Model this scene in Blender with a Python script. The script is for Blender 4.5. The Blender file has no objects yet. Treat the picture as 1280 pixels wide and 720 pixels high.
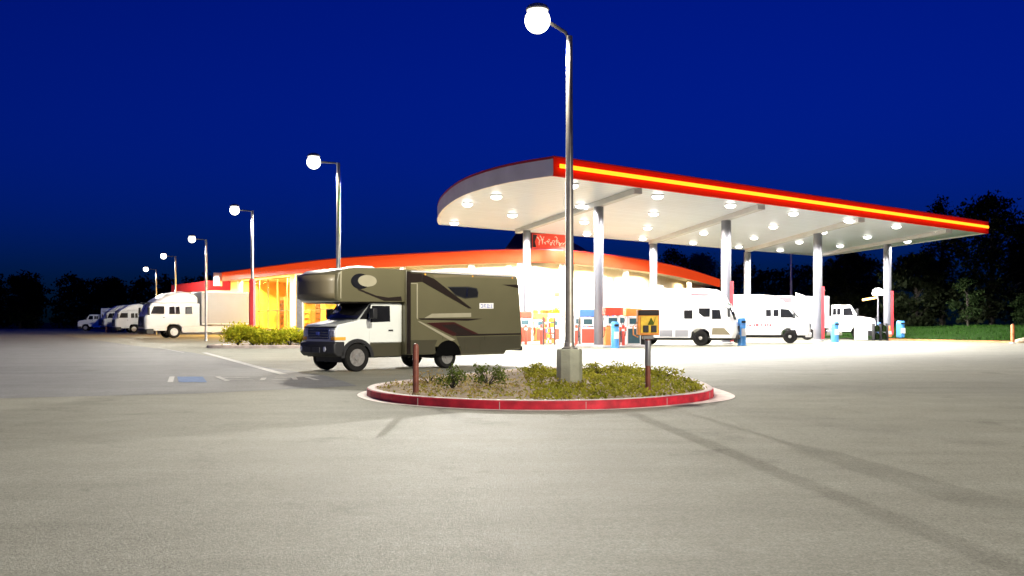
import bpy, bmesh, math, random
from mathutils import Vector, Matrix
R = math.radians
rnd = random.Random(7)
scene = bpy.context.scene
COL = scene.collection

# ------------------------------------------------------------------ materials
def new_mat(name):
    m = bpy.data.materials.new(name); m.use_nodes = True
    nt = m.node_tree
    return m, nt, nt.nodes, nt.links, nt.nodes['Principled BSDF']

def mat(name, col, rough=0.5, metal=0.0, var=0.12, scale=3.0, bump=0.0, bscale=40.0, coat=0.0, spec=0.5):
    m, nt, N, L, P = new_mat(name)
    P.inputs['Roughness'].default_value = rough
    P.inputs['Metallic'].default_value = metal
    P.inputs['Coat Weight'].default_value = coat
    P.inputs['Specular IOR Level'].default_value = spec
    tc = N.new('ShaderNodeTexCoord')
    no = N.new('ShaderNodeTexNoise'); no.inputs['Scale'].default_value = scale; no.inputs['Detail'].default_value = 6
    L.new(tc.outputs['Object'], no.inputs['Vector'])
    cr = N.new('ShaderNodeValToRGB')
    cr.color_ramp.elements[0].position = 0.3; cr.color_ramp.elements[1].position = 0.7
    cr.color_ramp.elements[0].color = [c * (1 - var) for c in col] + [1]
    cr.color_ramp.elements[1].color = [min(1, c * (1 + var)) for c in col] + [1]
    L.new(no.outputs['Fac'], cr.inputs['Fac']); L.new(cr.outputs['Color'], P.inputs['Base Color'])
    if bump:
        n2 = N.new('ShaderNodeTexNoise'); n2.inputs['Scale'].default_value = bscale; n2.inputs['Detail'].default_value = 5
        L.new(tc.outputs['Object'], n2.inputs['Vector'])
        b = N.new('ShaderNodeBump'); b.inputs['Strength'].default_value = bump; b.inputs['Distance'].default_value = 0.02
        L.new(n2.outputs['Fac'], b.inputs['Height']); L.new(b.outputs['Normal'], P.inputs['Normal'])
    return m

def emit(name, col, strength, base=None):
    m, nt, N, L, P = new_mat(name)
    P.inputs['Base Color'].default_value = list(base or col) + [1]
    P.inputs['Emission Color'].default_value = list(col) + [1]
    P.inputs['Emission Strength'].default_value = strength
    P.inputs['Roughness'].default_value = 0.65; P.inputs['Specular IOR Level'].default_value = 0.15
    return m

def glass(name, tint, clear=0.7):
    m, nt, N, L, P = new_mat(name)
    P.inputs['Base Color'].default_value = (0.02, 0.02, 0.02, 1); P.inputs['Roughness'].default_value = 0.05
    t = N.new('ShaderNodeBsdfTransparent'); t.inputs['Color'].default_value = list(tint) + [1]
    mx = N.new('ShaderNodeMixShader'); mx.inputs['Fac'].default_value = clear
    L.new(P.outputs['BSDF'], mx.inputs[1]); L.new(t.outputs['BSDF'], mx.inputs[2])
    L.new(mx.outputs['Shader'], N['Material Output'].inputs['Surface'])
    return m

def ground_mat(name, c0, c1, crackcol, rough=0.75):
    """worn paving: broad blotches, fine aggregate, drag streaks, oil drips, hairline cracks"""
    m, nt, N, L, P = new_mat(name)
    tc = N.new('ShaderNodeTexCoord')
    def noise(sc, det=8, vec=None, rough_=0.6):
        n = N.new('ShaderNodeTexNoise'); n.inputs['Scale'].default_value = sc; n.inputs['Detail'].default_value = det
        n.inputs['Roughness'].default_value = rough_
        L.new(vec or tc.outputs['Object'], n.inputs['Vector']); return n
    mp = N.new('ShaderNodeMapping'); mp.inputs['Scale'].default_value = (0.12, 1.1, 1)
    mp.inputs['Rotation'].default_value = (0, 0, R(6))
    L.new(tc.outputs['Object'], mp.inputs['Vector'])
    big = noise(0.09, 5); mid = noise(1.3, 8); fine = noise(45, 4, None, 0.75); streak = noise(0.9, 9, mp.outputs['Vector'], 0.7)
    def ramp(src, a, b, ca, cb):
        r = N.new('ShaderNodeValToRGB'); e = r.color_ramp.elements
        e[0].position = a; e[1].position = b; e[0].color = list(ca) + [1]; e[1].color = list(cb) + [1]
        L.new(src, r.inputs['Fac']); return r.outputs['Color']
    def mul(a, b, f=1.0):
        x = N.new('ShaderNodeMix'); x.data_type = 'RGBA'; x.blend_type = 'MULTIPLY'; x.inputs['Factor'].default_value = f
        L.new(a, x.inputs['A']); L.new(b, x.inputs['B']); return x.outputs['Result']
    col = ramp(streak.outputs['Fac'], 0.3, 0.7, c0, c1)
    col = mul(col, ramp(big.outputs['Fac'], 0.3, 0.7, (.86, .87, .88), (1, 1, 1)))
    col = mul(col, ramp(mid.outputs['Fac'], 0.3, 0.65, (.86, .85, .84), (1, 1, 1)))
    col = mul(col, ramp(fine.outputs['Fac'], 0.3, 0.7, (.45, .45, .44), (1.3, 1.3, 1.3)))
    f2 = noise(14, 5, None, 0.7); col = mul(col, ramp(f2.outputs['Fac'], 0.35, 0.62, (.80, .79, .77), (1.06, 1.06, 1.06)))
    sp_ = noise(1.9, 2, None, 0.4); col = mul(col, ramp(sp_.outputs['Fac'], 0.20, 0.25, (.72, .70, .68), (1, 1, 1)))
    st = noise(0.55, 6, None, 0.65)
    col = mul(col, ramp(st.outputs['Fac'], 0.30, 0.40, (.72, .70, .68), (1, 1, 1)))
    vo = N.new('ShaderNodeTexVoronoi'); vo.feature = 'DISTANCE_TO_EDGE'; vo.inputs['Scale'].default_value = 0.11
    wob = N.new('ShaderNodeMix'); wob.data_type = 'RGBA'; wob.inputs['Factor'].default_value = 0.12
    n3 = noise(0.6, 6); L.new(tc.outputs['Object'], wob.inputs['A']); 
    sc = N.new('ShaderNodeVectorMath'); sc.operation = 'SCALE'; sc.inputs['Scale'].default_value = 18
    L.new(n3.outputs['Color'], sc.inputs[0]); L.new(sc.outputs['Vector'], wob.inputs['B'])
    L.new(wob.outputs['Result'], vo.inputs['Vector'])
    col = mul(col, ramp(vo.outputs['Distance'], 0.0, 0.006, crackcol, (1, 1, 1)), 0.6)
    L.new(col, P.inputs['Base Color'])
    P.inputs['Roughness'].default_value = rough; P.inputs['Specular IOR Level'].default_value = 0.25
    b = N.new('ShaderNodeBump'); b.inputs['Strength'].default_value = 0.6; b.inputs['Distance'].default_value = 0.025
    ad = N.new('ShaderNodeMath'); ad.operation = 'ADD'
    L.new(fine.outputs['Fac'], ad.inputs[0]); L.new(mid.outputs['Fac'], ad.inputs[1])
    L.new(ad.outputs[0], b.inputs['Height']); L.new(b.outputs['Normal'], P.inputs['Normal'])
    return m

def leaf_mat(name, c0, c1, trans=0.25):
    m, nt, N, L, P = new_mat(name)
    gi = N.new('ShaderNodeTexCoord'); no = N.new('ShaderNodeTexNoise'); no.inputs['Scale'].default_value = 2.5; no.inputs['Detail'].default_value = 3
    L.new(gi.outputs['Object'], no.inputs['Vector'])
    r = N.new('ShaderNodeValToRGB'); r.color_ramp.elements[0].position = .35; r.color_ramp.elements[1].position = .65
    r.color_ramp.elements[0].color = list(c0) + [1]; r.color_ramp.elements[1].color = list(c1) + [1]
    L.new(no.outputs['Fac'], r.inputs['Fac']); L.new(r.outputs['Color'], P.inputs['Base Color'])
    P.inputs['Roughness'].default_value = 0.8; P.inputs['Specular IOR Level'].default_value = 0.06
    t = N.new('ShaderNodeBsdfTranslucent'); L.new(r.outputs['Color'], t.inputs['Color'])
    mx = N.new('ShaderNodeMixShader'); mx.inputs['Fac'].default_value = trans
    L.new(P.outputs['BSDF'], mx.inputs[1]); L.new(t.outputs['BSDF'], mx.inputs[2])
    L.new(mx.outputs['Shader'], N['Material Output'].inputs['Surface'])
    return m

M = {}
M['concrete'] = ground_mat('concrete_paving', (.278, .270, .208), (.348, .342, .270), (.8, .79, .77))
M['asphalt'] = ground_mat('worn_cool_lit_asphalt', (.20, .20, .20), (.28, .28, .275), (.75, .75, .75))
M['soil'] = mat('bark_mulch', (.22, .16, .085), .9, 0, .5, 9, .8, 30)
M['grass'] = mat('lawn_base', (.012, .035, .004), .95, 0, .4, 2, .6, 12, spec=.05)
M['field'] = mat('dark_field', (.02, .03, .01), .95, 0, .4, .2, spec=.05)
M['kerb_red'] = mat('red_kerb_paint', (.58, .018, .035), .55, 0, .42, 3.5, .4, 30)
M['kerb_top'] = mat('bare_kerb_concrete', (.52, .43, .38), .7, 0, .2, 4, .3, 30)
M['white_line'] = mat('road_paint_white', (.46, .45, .42), .8, 0, .3, 6, spec=.2)
M['blue_line'] = mat('road_paint_blue', (.055, .12, .27), .8, 0, .3, 6, spec=.2)
M['pink_line'] = mat('worn_kerb_splash', (.74, .62, .54), .7, 0, .25, 5)
M['pole'] = mat('galvanised_pole', (.27, .265, .26), .38, .55, .12, 6)
M['pole_dark'] = mat('bronze_pole', (.30, .27, .23), .38, .5, .15, 6)
M['head'] = mat('lamp_housing', (.35, .34, .33), .4, .4)
M['pedestal'] = mat('cast_concrete', (.30, .30, .22), .75, 0, .12, 4, .35, 25)
M['rust'] = mat('brown_post_paint', (.20, .055, .03), .5, 0, .3, 6, .2, 30)
M['lens'] = emit('lamp_refractor', (1, .97, .88), 6)
M['canopy_white'] = mat('canopy_panel', (.74, .75, .79), .45, 0, .05, .5)
def panel_mat(name, c):
    m, nt, N, L, P = new_mat(name); tc = N.new('ShaderNodeTexCoord'); mp = N.new('ShaderNodeMapping'); mp.inputs['Rotation'].default_value = (0, 0, R(-40))
    L.new(tc.outputs['Object'], mp.inputs['Vector']); br = N.new('ShaderNodeTexBrick'); L.new(mp.outputs['Vector'], br.inputs['Vector'])
    br.inputs['Scale'].default_value = 1; br.inputs['Brick Width'].default_value = 6; br.inputs['Row Height'].default_value = .6; br.inputs['Mortar Size'].default_value = .022
    br.inputs['Color1'].default_value = list(c) + [1]; br.inputs['Color2'].default_value = [k * .95 for k in c] + [1]; br.inputs['Mortar'].default_value = [k * .72 for k in c] + [1]
    L.new(br.outputs['Color'], P.inputs['Base Color']); P.inputs['Roughness'].default_value = .35; return m
M['canopy_white'] = panel_mat('canopy_deck_panels', (.74, .78, .87))
M['canopy_beam'] = mat('canopy_beam', (.50, .49, .49), .5, 0, .08, .6)
M['silver'] = mat('fascia_aluminium', (.78, .70, .69), .42, .05, .08, .7)
M['col'] = mat('column_paint', (.15, .15, .17), .4, .1, .08, 1.5)
M['fascia_red'] = emit('lit_red_fascia', (1, .006, .0), .16, (.62, .022, .004))
M['neon'] = emit('neon_tube', (1, .24, .010), 3.6)
M['fixture'] = emit('downlight_lens', (1, .98, .93), 8)
M['store_wall'] = mat('cream_stucco', (.74, .64, .46), .7, 0, .06, 1.0, .2, 30)
M['store_soffit'] = mat('soffit_panel', (.80, .72, .55), .6, 0, .05, .6)
M['store_fascia'] = emit('glowing_store_fascia', (1, .075, .008), .72, (.20, .025, .006))  # own emission stands in for lamplight falling on the fascia
M['store_red'] = mat('dark_red_fascia', (.45, .02, .02), .5)
M['roof_dark'] = mat('standing_seam_roof', (.06, .035, .03), .6)
M['trim_white'] = mat('white_trim', (.78, .77, .74), .45, 0, .05)
M['mullion'] = mat('bronze_mullion', (.30, .22, .12), .4, .3)
M['pane'] = glass('store_glass', (1, .97, .9), .88)
M['inside'] = mat('store_interior', (.58, .34, .09), .8, 0, .65, .45)
M['rack'] = mat('rack_goods', (.40, .16, .03), .6, 0, .6, 2.0)
M['rack2'] = mat('rack_goods_yellow', (.62, .40, .06), .6, 0, .5, 2.0)
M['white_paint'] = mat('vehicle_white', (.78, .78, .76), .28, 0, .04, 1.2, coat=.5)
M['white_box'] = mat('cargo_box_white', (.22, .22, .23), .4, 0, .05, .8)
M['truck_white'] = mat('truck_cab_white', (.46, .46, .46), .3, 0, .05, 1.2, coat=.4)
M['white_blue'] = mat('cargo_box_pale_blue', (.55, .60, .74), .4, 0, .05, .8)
M['black_plastic'] = mat('black_plastic', (.011, .011, .012), .55, 0, .2, 6)
M['grille'] = mat('dark_grille', (.035, .035, .042), .4, .3, .3, 14)
M['rim_metal'] = mat('rim_metal', (.34, .33, .31), .28, .5, .25, 9)
M['chrome'] = mat('chrome', (.72, .72, .72), .16, 1.0, .05)
M['tyre'] = mat('tyre_rubber', (.011, .0105, .010), .9, 0, .2, 12, spec=.2)
M['shade_black'] = mat('painted_shade_black', (.004, .004, .004), 1, 0, .1, 1, spec=0)  # near-black colour painting the shade inside wheel wells and rim openings
M['dark_glass'] = mat('tinted_glass', (.012, .012, .014), .07, 0, .2, 2, spec=.7)
M['olive'] = mat('olive_bodywork', (.108, .098, .053), .30, 0, .05, 1.0, coat=.5)
M['olive_mid'] = mat('olive_nose_cap', (.15, .125, .072), .5, 0, .08, 1.0, coat=.15)
M['olive_dark'] = mat('olive_lower_panel', (.052, .047, .027), .35, 0, .07, 1.0, coat=.4)
M['brown_band'] = mat('dark_brown_vinyl', (.014, .009, .006), .35, 0, .1)
M['maroon'] = mat('maroon_vinyl', (.035, .007, .005), .35, 0, .1)
M['sand'] = mat('sand_vinyl', (.30, .275, .19), .35, 0, .06)
M['cab_white'] = mat('motorhome_cab_white', (.70, .72, .67), .28, 0, .04, 1.2, coat=.6)
M['navy'] = mat('navy_grille_bars', (.045, .06, .15), .25, .4, .2, 9)
M['amber'] = mat('amber_lens', (.75, .36, .05), .2, 0, .1)
M['lamp_clear'] = mat('headlamp_lens', (.70, .72, .78), .12, .3, .1)
M['red_plastic'] = mat('red_lens', (.55, .03, .02), .25, 0, .1)
M['logo_blue'] = mat('logo_blue', (.06, .09, .42), .4)
M['red_stripe'] = mat('red_vinyl', (.58, .05, .06), .4)
M['pump_red'] = mat('pump_red', (.68, .07, .04), .35, 0, .08)
M['pump_orange'] = mat('pump_orange', (.80, .25, .06), .35, 0, .08)
M['pump_white'] = mat('pump_white', (.74, .73, .72), .4, 0, .06)
M['pump_blue'] = mat('pump_blue', (.07, .20, .62), .35, 0, .08)
M['bin_blue'] = mat('bin_blue', (.09, .34, .78), .35, 0, .08)
M['screen'] = mat('pump_screen', (.05, .10, .12), .1)
M['yellow'] = mat('yellow_panel', (.72, .46, .03), .45, 0, .2, 9)
M['orange_frame'] = mat('orange_frame', (.72, .26, .05), .4, 0, .15, 8)
M['bark'] = mat('tree_bark', (.014, .010, .007), .95, 0, .3, 8, .6, 20)
M['leaf_dark'] = leaf_mat('night_leaf', (.004, .006, .002), (.010, .014, .005))
M['leaf_mid'] = leaf_mat('evergreen_lit_leaf', (.007, .015, .004), (.015, .026, .007))  # paler copy of the leaf, faint light on the saplings painted in
M['leaf_teal'] = leaf_mat('painted_lit_leaf', (.05, .10, .07), (.09, .15, .10))  # brightest leaf copy, the light on this tree is in its colour
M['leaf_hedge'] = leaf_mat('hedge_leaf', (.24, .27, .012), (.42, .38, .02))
M['leaf_shrub'] = leaf_mat('shrub_leaf', (.06, .09, .015), (.14, .17, .035))
M['leaf_cover'] = leaf_mat('ground_cover_leaf', (.16, .17, .016), (.33, .30, .035))
M['leaf_dry'] = leaf_mat('dry_cover_leaf', (.26, .18, .06), (.42, .32, .13))
M['leaf_orange'] = leaf_mat('orange_leaf', (.62, .20, .02), (.80, .36, .03))
M['blade'] = leaf_mat('grass_blade', (.010, .036, .004), (.022, .056, .007))
M['stone'] = mat('sandstone', (.42, .33, .22), .85, 0, .2, 2, .6, 6)
M['orange_kerb'] = mat('orange_kerb_paint', (.52, .16, .05), .6, 0, .2, 2)
M['white_globe'] = emit('globe_lamp', (1, .97, .93), 3)
M['yellow_lit'] = emit('yellow_light_bar', (1, .62, .18), 1.6)

# ------------------------------------------------------------------ mesh builder
class MB:
    def __init__(s): s.v = []; s.f = []
    def add(s, vs, fs):
        o = len(s.v); s.v += [tuple(v) for v in vs]; s.f += [tuple(i + o for i in f) for f in fs]; return s
    def box(s, x0, x1, y0, y1, z0, z1):
        vs = [(x, y, z) for z in (z0, z1) for y in (y0, y1) for x in (x0, x1)]
        return s.add(vs, [(0, 2, 3, 1), (4, 5, 7, 6), (0, 1, 5, 4), (2, 6, 7, 3), (0, 4, 6, 2), (1, 3, 7, 5)])
    def bar(s, a, b, w, h):
        a, b = Vector(a), Vector(b); d = (b - a).normalized()
        up = Vector((0, 0, 1)) if abs(d.z) < .95 else Vector((0, 1, 0))
        sd = d.cross(up).normalized(); up = sd.cross(d)
        vs = []
        for p in (a, b):
            for i, j in ((-1, -1), (1, -1), (1, 1), (-1, 1)): vs.append(p + sd * (i * w / 2) + up * (j * h / 2))
        return s.add(vs, [(0, 1, 2, 3), (7, 6, 5, 4), (0, 4, 5, 1), (1, 5, 6, 2), (2, 6, 7, 3), (3, 7, 4, 0)])
    def prism(s, pts, axis, a, b):
        """pts: 2-D polygon; axis 'y': (x,z) extruded y a..b; 'z': (x,y); 'x': (y,z)"""
        def P(p, t): return (p[0], t, p[1]) if axis == 'y' else (p[0], p[1], t) if axis == 'z' else (t, p[0], p[1])
        n = len(pts); vs = [P(p, a) for p in pts] + [P(p, b) for p in pts]
        fs = [tuple(range(n))[::-1], tuple(range(n, 2 * n))] + [(i, (i + 1) % n, n + (i + 1) % n, n + i) for i in range(n)]
        return s.add(vs, fs)
    def loft(s, rings, cap=True, closed=True):
        n = len(rings[0]); vs = [p for r in rings for p in r]; fs = []
        for k in range(len(rings) - 1):
            for i in range(n if closed else n - 1):
                j = (i + 1) % n; fs.append((k * n + i, k * n + j, (k + 1) * n + j, (k + 1) * n + i))
        if cap: fs += [tuple(range(n))[::-1], tuple(range((len(rings) - 1) * n, len(rings) * n))]
        return s.add(vs, fs)
    def tube(s, pts, rad, n=10):
        pts = [Vector(p) for p in pts]; rings = []
        if not isinstance(rad, (list, tuple)): rad = [rad] * len(pts)
        for i, p in enumerate(pts):
            d = (pts[min(i + 1, len(pts) - 1)] - pts[max(i - 1, 0)]).normalized()
            up = Vector((0, 0, 1)) if abs(d.z) < .9 else Vector((1, 0, 0))
            a = d.cross(up).normalized(); b = a.cross(d)
            rings.append([p + (a * math.cos(2 * math.pi * k / n) + b * math.sin(2 * math.pi * k / n)) * rad[i] for k in range(n)])
        return s.loft(rings)
    def lathe(s, prof, c=(0, 0, 0), axis='z', n=24):
        """prof: (r, h) list"""
        rings = []
        for r, h in prof:
            ring = []
            for k in range(n):
                a = 2 * math.pi * k / n; u, w = max(r, 1e-4) * math.cos(a), max(r, 1e-4) * math.sin(a)
                q = (u, w, h) if axis == 'z' else (u, h, w) if axis == 'y' else (h, u, w)
                ring.append((q[0] + c[0], q[1] + c[1], q[2] + c[2]))
            rings.append(ring)
        return s.loft(rings)
    def leaves(s, centers, per, spread, size, rg, flat=0.0):
        for c in centers:
            for _ in range(per):
                p = Vector((rg.gauss(0, spread[0]), rg.gauss(0, spread[1]), rg.gauss(0, spread[2]))) + Vector(c)
                a = Vector((rg.uniform(-1, 1), rg.uniform(-1, 1), rg.uniform(-1, 1) * (1 - flat))).normalized()
                b = a.orthogonal().normalized(); b = (b * math.cos(rg.random() * 6.28) + a.cross(b) * math.sin(rg.random() * 6.28)).normalized()
                l = size * rg.uniform(.6, 1.3); w = l * .5
                s.add([p - a * l * .5, p + b * w * .5, p + a * l * .5, p - b * w * .5], [(0, 1, 2, 3)])
        return s
    def build(s, name, m, parent=None, bevel=0, segs=2, smooth=True, fix=True):
        me = bpy.data.meshes.new(name); me.from_pydata(s.v, [], s.f); me.update()
        if fix:
            bm = bmesh.new(); bm.from_mesh(me); bmesh.ops.recalc_face_normals(bm, faces=bm.faces)
            for f in bm.faces: f.smooth = smooth
            if smooth:
                for e in bm.edges:
                    if len(e.link_faces) == 2 and e.calc_face_angle(0) > R(32): e.smooth = False
            bm.to_mesh(me); bm.free()
        o = bpy.data.objects.new(name, me); COL.objects.link(o); me.materials.append(m)
        if parent: o.parent = parent
        if bevel:
            b = o.modifiers.new('edge_round', 'BEVEL'); b.width = bevel; b.segments = segs; b.limit_method = 'ANGLE'; b.angle_limit = R(35)
            b.harden_normals = False
        return o

def thing(name, label, cat, loc=(0, 0, 0), rz=0, group=None, scale=1.0):
    o = bpy.data.objects.new(name, None); COL.objects.link(o); o.location = loc; o.rotation_euler = (0, 0, rz)
    o.scale = (scale,) * 3; o['label'] = label; o['category'] = cat; o.empty_display_size = .3
    if group: o['group'] = group
    return o
def tag(o, label, cat, group=None):
    o['label'] = label; o['category'] = cat
    if group: o['group'] = group
    return o
def struct(o, kind='structure'): o['kind'] = kind; return o
def copy_tree(o, parent=None):
    c = o.copy(); COL.objects.link(c)
    if parent: c.parent = parent
    for ch in list(o.children): copy_tree(ch, c)
    return c
def clone(o, label, loc, rz=None, scale=None):
    c = copy_tree(o); c['label'] = label; c.location = loc
    if rz is not None: c.rotation_euler = (0, 0, rz)
    if scale: c.scale = (scale,) * 3 if not isinstance(scale, tuple) else scale
    return c

def catmull(pts, n=6, closed=True):
    out = []; k = len(pts)
    for i in range(k if closed else k - 1):
        g = lambda j: Vector(pts[j % k] if closed else pts[max(0, min(k - 1, j))])
        p0, p1, p2, p3 = g(i - 1), g(i), g(i + 1), g(i + 2)
        for q in range(n):
            t = q / n
            out.append(0.5 * ((2 * p1) + (p2 - p0) * t + (2 * p0 - 5 * p1 + 4 * p2 - p3) * t * t + (3 * p1 - p0 - 3 * p2 + p3) * t ** 3))
    if not closed: out.append(Vector(pts[-1]))
    return out
def offset(poly, d, closed=True):
    """shift a 2-D polyline to its left by d"""
    out = []; n = len(poly)
    for i in range(n):
        a = poly[(i - 1) % n] if closed else poly[max(i - 1, 0)]; b = poly[(i + 1) % n] if closed else poly[min(i + 1, n - 1)]
        t = (Vector(b) - Vector(a)).normalized(); out.append(Vector(poly[i]) + Vector((-t.y, t.x)) * d)
    return out
def sheet(name, poly, z, m, kind='structure'):
    mb = MB(); mb.add([(p[0], p[1], z) for p in poly], [tuple(range(len(poly)))])
    o = mb.build(name, m, smooth=False); o['kind'] = kind; return o
def inside(p, poly):
    x, y = p; c = False; n = len(poly)
    for i in range(n):
        x1, y1 = poly[i][0], poly[i][1]; x2, y2 = poly[(i + 1) % n][0], poly[(i + 1) % n][1]
        if (y1 > y) != (y2 > y) and x < (x2 - x1) * (y - y1) / (y2 - y1) + x1: c = not c
    return c

# ------------------------------------------------------------------ camera, sky
cd = bpy.data.cameras.new('camera'); cam = bpy.data.objects.new('camera', cd); COL.objects.link(cam)
cam.location = (0, 0, 1.6); cam.rotation_euler = (R(90), 0, 0)
cd.sensor_width = 36; cd.lens = 36 * 1200 / 1280; cd.shift_y = 43 / 1280; cd.clip_end = 4000; cd.clip_start = .1
scene.camera = cam
w = bpy.data.worlds.new('World'); scene.world = w; w.use_nodes = True
N, L = w.node_tree.nodes, w.node_tree.links
bg = N['Background']
sky = N.new('ShaderNodeTexSky'); sky.sky_type = 'NISHITA'; sky.sun_disc = False
sky.sun_elevation = R(1.5); sky.sun_rotation = R(200); sky.ozone_density = 6; sky.dust_density = 0.3; sky.air_density = 1.0
tint = N.new('ShaderNodeMix'); tint.data_type = 'RGBA'; tint.blend_type = 'MULTIPLY'; tint.inputs['Factor'].default_value = 1
tint.inputs['B'].default_value = (.012, .19, 1.22, 1)
L.new(sky.outputs['Color'], tint.inputs['A'])
L.new(tint.outputs['Result'], bg.inputs['Color'])
bg.inputs['Strength'].default_value = 0.15
SKYBG = bg

# ------------------------------------------------------------------ ground
g = MB(); g.add([(-2500, -200, -.03), (2500, -200, -.03), (2500, 3000, -.03), (-2500, 3000, -.03)], [(0, 1, 2, 3)])
struct(g.build('ground', M['field'], smooth=False))
sheet('concrete_pavement', [(-320, -60), (260, -60), (260, 245), (-320, 245)], 0.0, M['concrete'])
edge = [(-90, 13.6), (-40, 15.9), (-15, 18.6), (-7, 21.6), (-3.9, 24.2), (-5.5, 28.6), (-9.5, 35.5), (-17, 51), (-26, 66), (-44, 98), (-70, 145), (-130, 243), (-318, 243), (-318, 13.6)]
sheet('asphalt_lot', edge, 0.004, M['asphalt'])  # asphalt whose cooler tone also paints in the bluish light on that side
# painted parking markings
def stripe(name, a, b, wd, m, z=.009):
    a, b = Vector(a), Vector(b); t = (b - a).normalized(); n = Vector((-t.y, t.x)) * wd / 2
    return sheet(name, [a - n, b - n, b + n, a + n], z, m)
stripe('parking_line', (-16.2, 50.5), (-6.95, 29.3), .26, M['white_line'], .013)
stripe('parking_line', (-22.5, 61.0), (-17.3, 50.6), .08, M['white_line'], .013)
sheet('parking_marking', [(-9.8, 28.1), (-9.05, 28.1), (-8.1, 25.5), (-8.85, 25.5)], .013, M['blue_line'])
mk = MB()
for (a, b) in (((-9.95, 28.1), (-9.08, 25.5)), ((-8.62, 28.1), (-7.7, 26.0)), ((-8.3, 27.6), (-7.55, 27.6)), ((-8.05, 26.7), (-7.2, 26.7)),
               ((-7.1, 27.5), (-6.85, 26.3)), ((-6.85, 27.7), (-6.35, 27.7)), ((-6.6, 26.4), (-6.1, 26.4)), ((-6.3, 27.7), (-6.0, 26.6)),
               ((-5.95, 27.8), (-5.35, 26.4))):
    a, b = Vector(a), Vector(b); t = (b - a).normalized(); n = Vector((-t.y, t.x)) * .07
    mk.add([(*(a - n), .0165), (*(b - n), .0165), (*(b + n), .0165), (*(a + n), .0165)], [(0, 1, 2, 3)])
struct(mk.build('parking_lettering', M['white_line'], smooth=False))

# ------------------------------------------------------------------ traffic island
isl = catmull([(-3.15, 20.9), (-2.3, 19.0), (-.9, 17.85), (.45, 17.5), (1.9, 17.75), (3.3, 18.8), (4.2, 20.2), (4.55, 22.2), (4.6, 25),
               (4.3, 28.3), (3.2, 30.2), (1.1, 30.4), (-.9, 27.8), (-2.3, 24.6), (-3.1, 22.7)], 8)
if sum(isl[i].x * isl[(i + 1) % len(isl)].y - isl[(i + 1) % len(isl)].x * isl[i].y for i in range(len(isl))) < 0: isl.reverse()
n = len(isl)
o1 = offset(isl, .02); o2 = offset(isl, .16); o3 = offset(isl, .18)
def ringmesh(name, lofts, m, kind=None, parent=None):
    mb = MB(); mb.loft([[(p.x, p.y, z) for p in ring] for ring, z in lofts], cap=False)
    return mb.build(name, m, parent)
isl_t = thing('traffic_island', 'planted island with a red painted kerb in the middle of the paving', 'traffic island', (0, 0, 0))
ringmesh('kerb', [(isl, -.02), (isl, .15), (o1, .17)], M['kerb_red'], parent=isl_t)
ringmesh('kerb_top', [(o1, .17), (offset(isl, .04), .178), (o2, .178), (o3, .16), (o3, .05)], M['kerb_top'], parent=isl_t)
for k in range(2, n, 9):
    p, q = isl[k], (isl[(k + 1) % n] - isl[k - 1]).normalized(); o_ = Vector((q.y, -q.x))
    MB().bar((p.x + o_.x * .001, p.y + o_.y * .001, .004), (p.x + o_.x * .001, p.y + o_.y * .001, .149), .012, .006).build('joint', M['kerb_top'], isl_t)
sp = offset(isl, -.012); spo = [p - Vector((0, 0)) for p in offset(isl, -.16)]
# wider paint splash on the right end
spo = []
for i, p in enumerate(sp):
    wd = .17 + .27 * max(0, math.cos(math.atan2(p.y - 20.8, p.x - 2.2))) ** 2 * (1 if p.x > 2.2 else 0) * (1 if p.y < 25 else .4)
    if p.x < -2: wd += .03
    t = (sp[(i + 1) % n] - sp[i - 1]).normalized(); spo.append(p + Vector((t.y, -t.x)) * wd)
mb = MB(); mb.loft([[(p.x, p.y, .009) for p in sp], [(p.x, p.y, .009) for p in spo]], cap=False)
struct(mb.build('kerb_paint_band', M['pink_line'], smooth=False))
# soil mound: concentric rings up to the middle
cx, cy = sum(p.x for p in isl) / n, sum(p.y for p in isl) / n
mb = MB(); rings = []
for k in range(9):
    f = 1 - k / 8.6
    rings.append([(cx + (p.x - cx) * f, cy + (p.y - cy) * f, .10 + .07 * (1 - f) + rnd.uniform(-.012, .012)) for p in offset(isl, .17)])
mb.loft(rings, cap=False); mb.add(rings[-1], [tuple(range(n))])
mb.build('soil_bed', M['soil'], isl_t)
# ground cover leaves
rg = random.Random(3)
gc = MB(); gd = MB()
inner = offset(isl, .24)
cnt = 0
from mathutils import noise as mnoise
while cnt < 5200:
    p = (rg.uniform(-3.2, 4.7), rg.uniform(17.5, 30.6))
    if not inside(p, inner): continue
    dens = mnoise.noise(Vector((p[0] * 1.1, p[1] * 1.1, 3)))
    green = p[0] > .4 + .25 * (p[1] - 20) * 0 and p[1] < 29
    cnt += 1
    if green:
        if dens < -.38: continue
        hgt = .05 + .09 * (dens + .5)
        if (p[0] - 1.4) ** 2 + (p[1] - 23.4) ** 2 < .42 or (abs(p[0] - 1.4) < .4 and 22 < p[1] < 23.4 and rg.random() < .6): continue
        for _ in range(3):
            gc.leaves([(p[0], p[1], .16 + rg.random() * hgt)], 1, (.05, .05, .02), .085, rg)
    elif p[1] < 24.5 or rg.random() < .25:
        if dens < .05 and rg.random() < .75: continue
        hgt = .05 + .08 * max(0, dens + .4)
        (gd if rg.random() < .62 else gc).leaves([(p[0], p[1], .14 + rg.random() * hgt)], 2, (.05, .05, .02), .07, rg)
struct(gc.build('ground_cover', M['leaf_cover'], smooth=False, fix=False), 'stuff')
struct(gd.build('ground_cover', M['leaf_dry'], smooth=False, fix=False), 'stuff')

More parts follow.
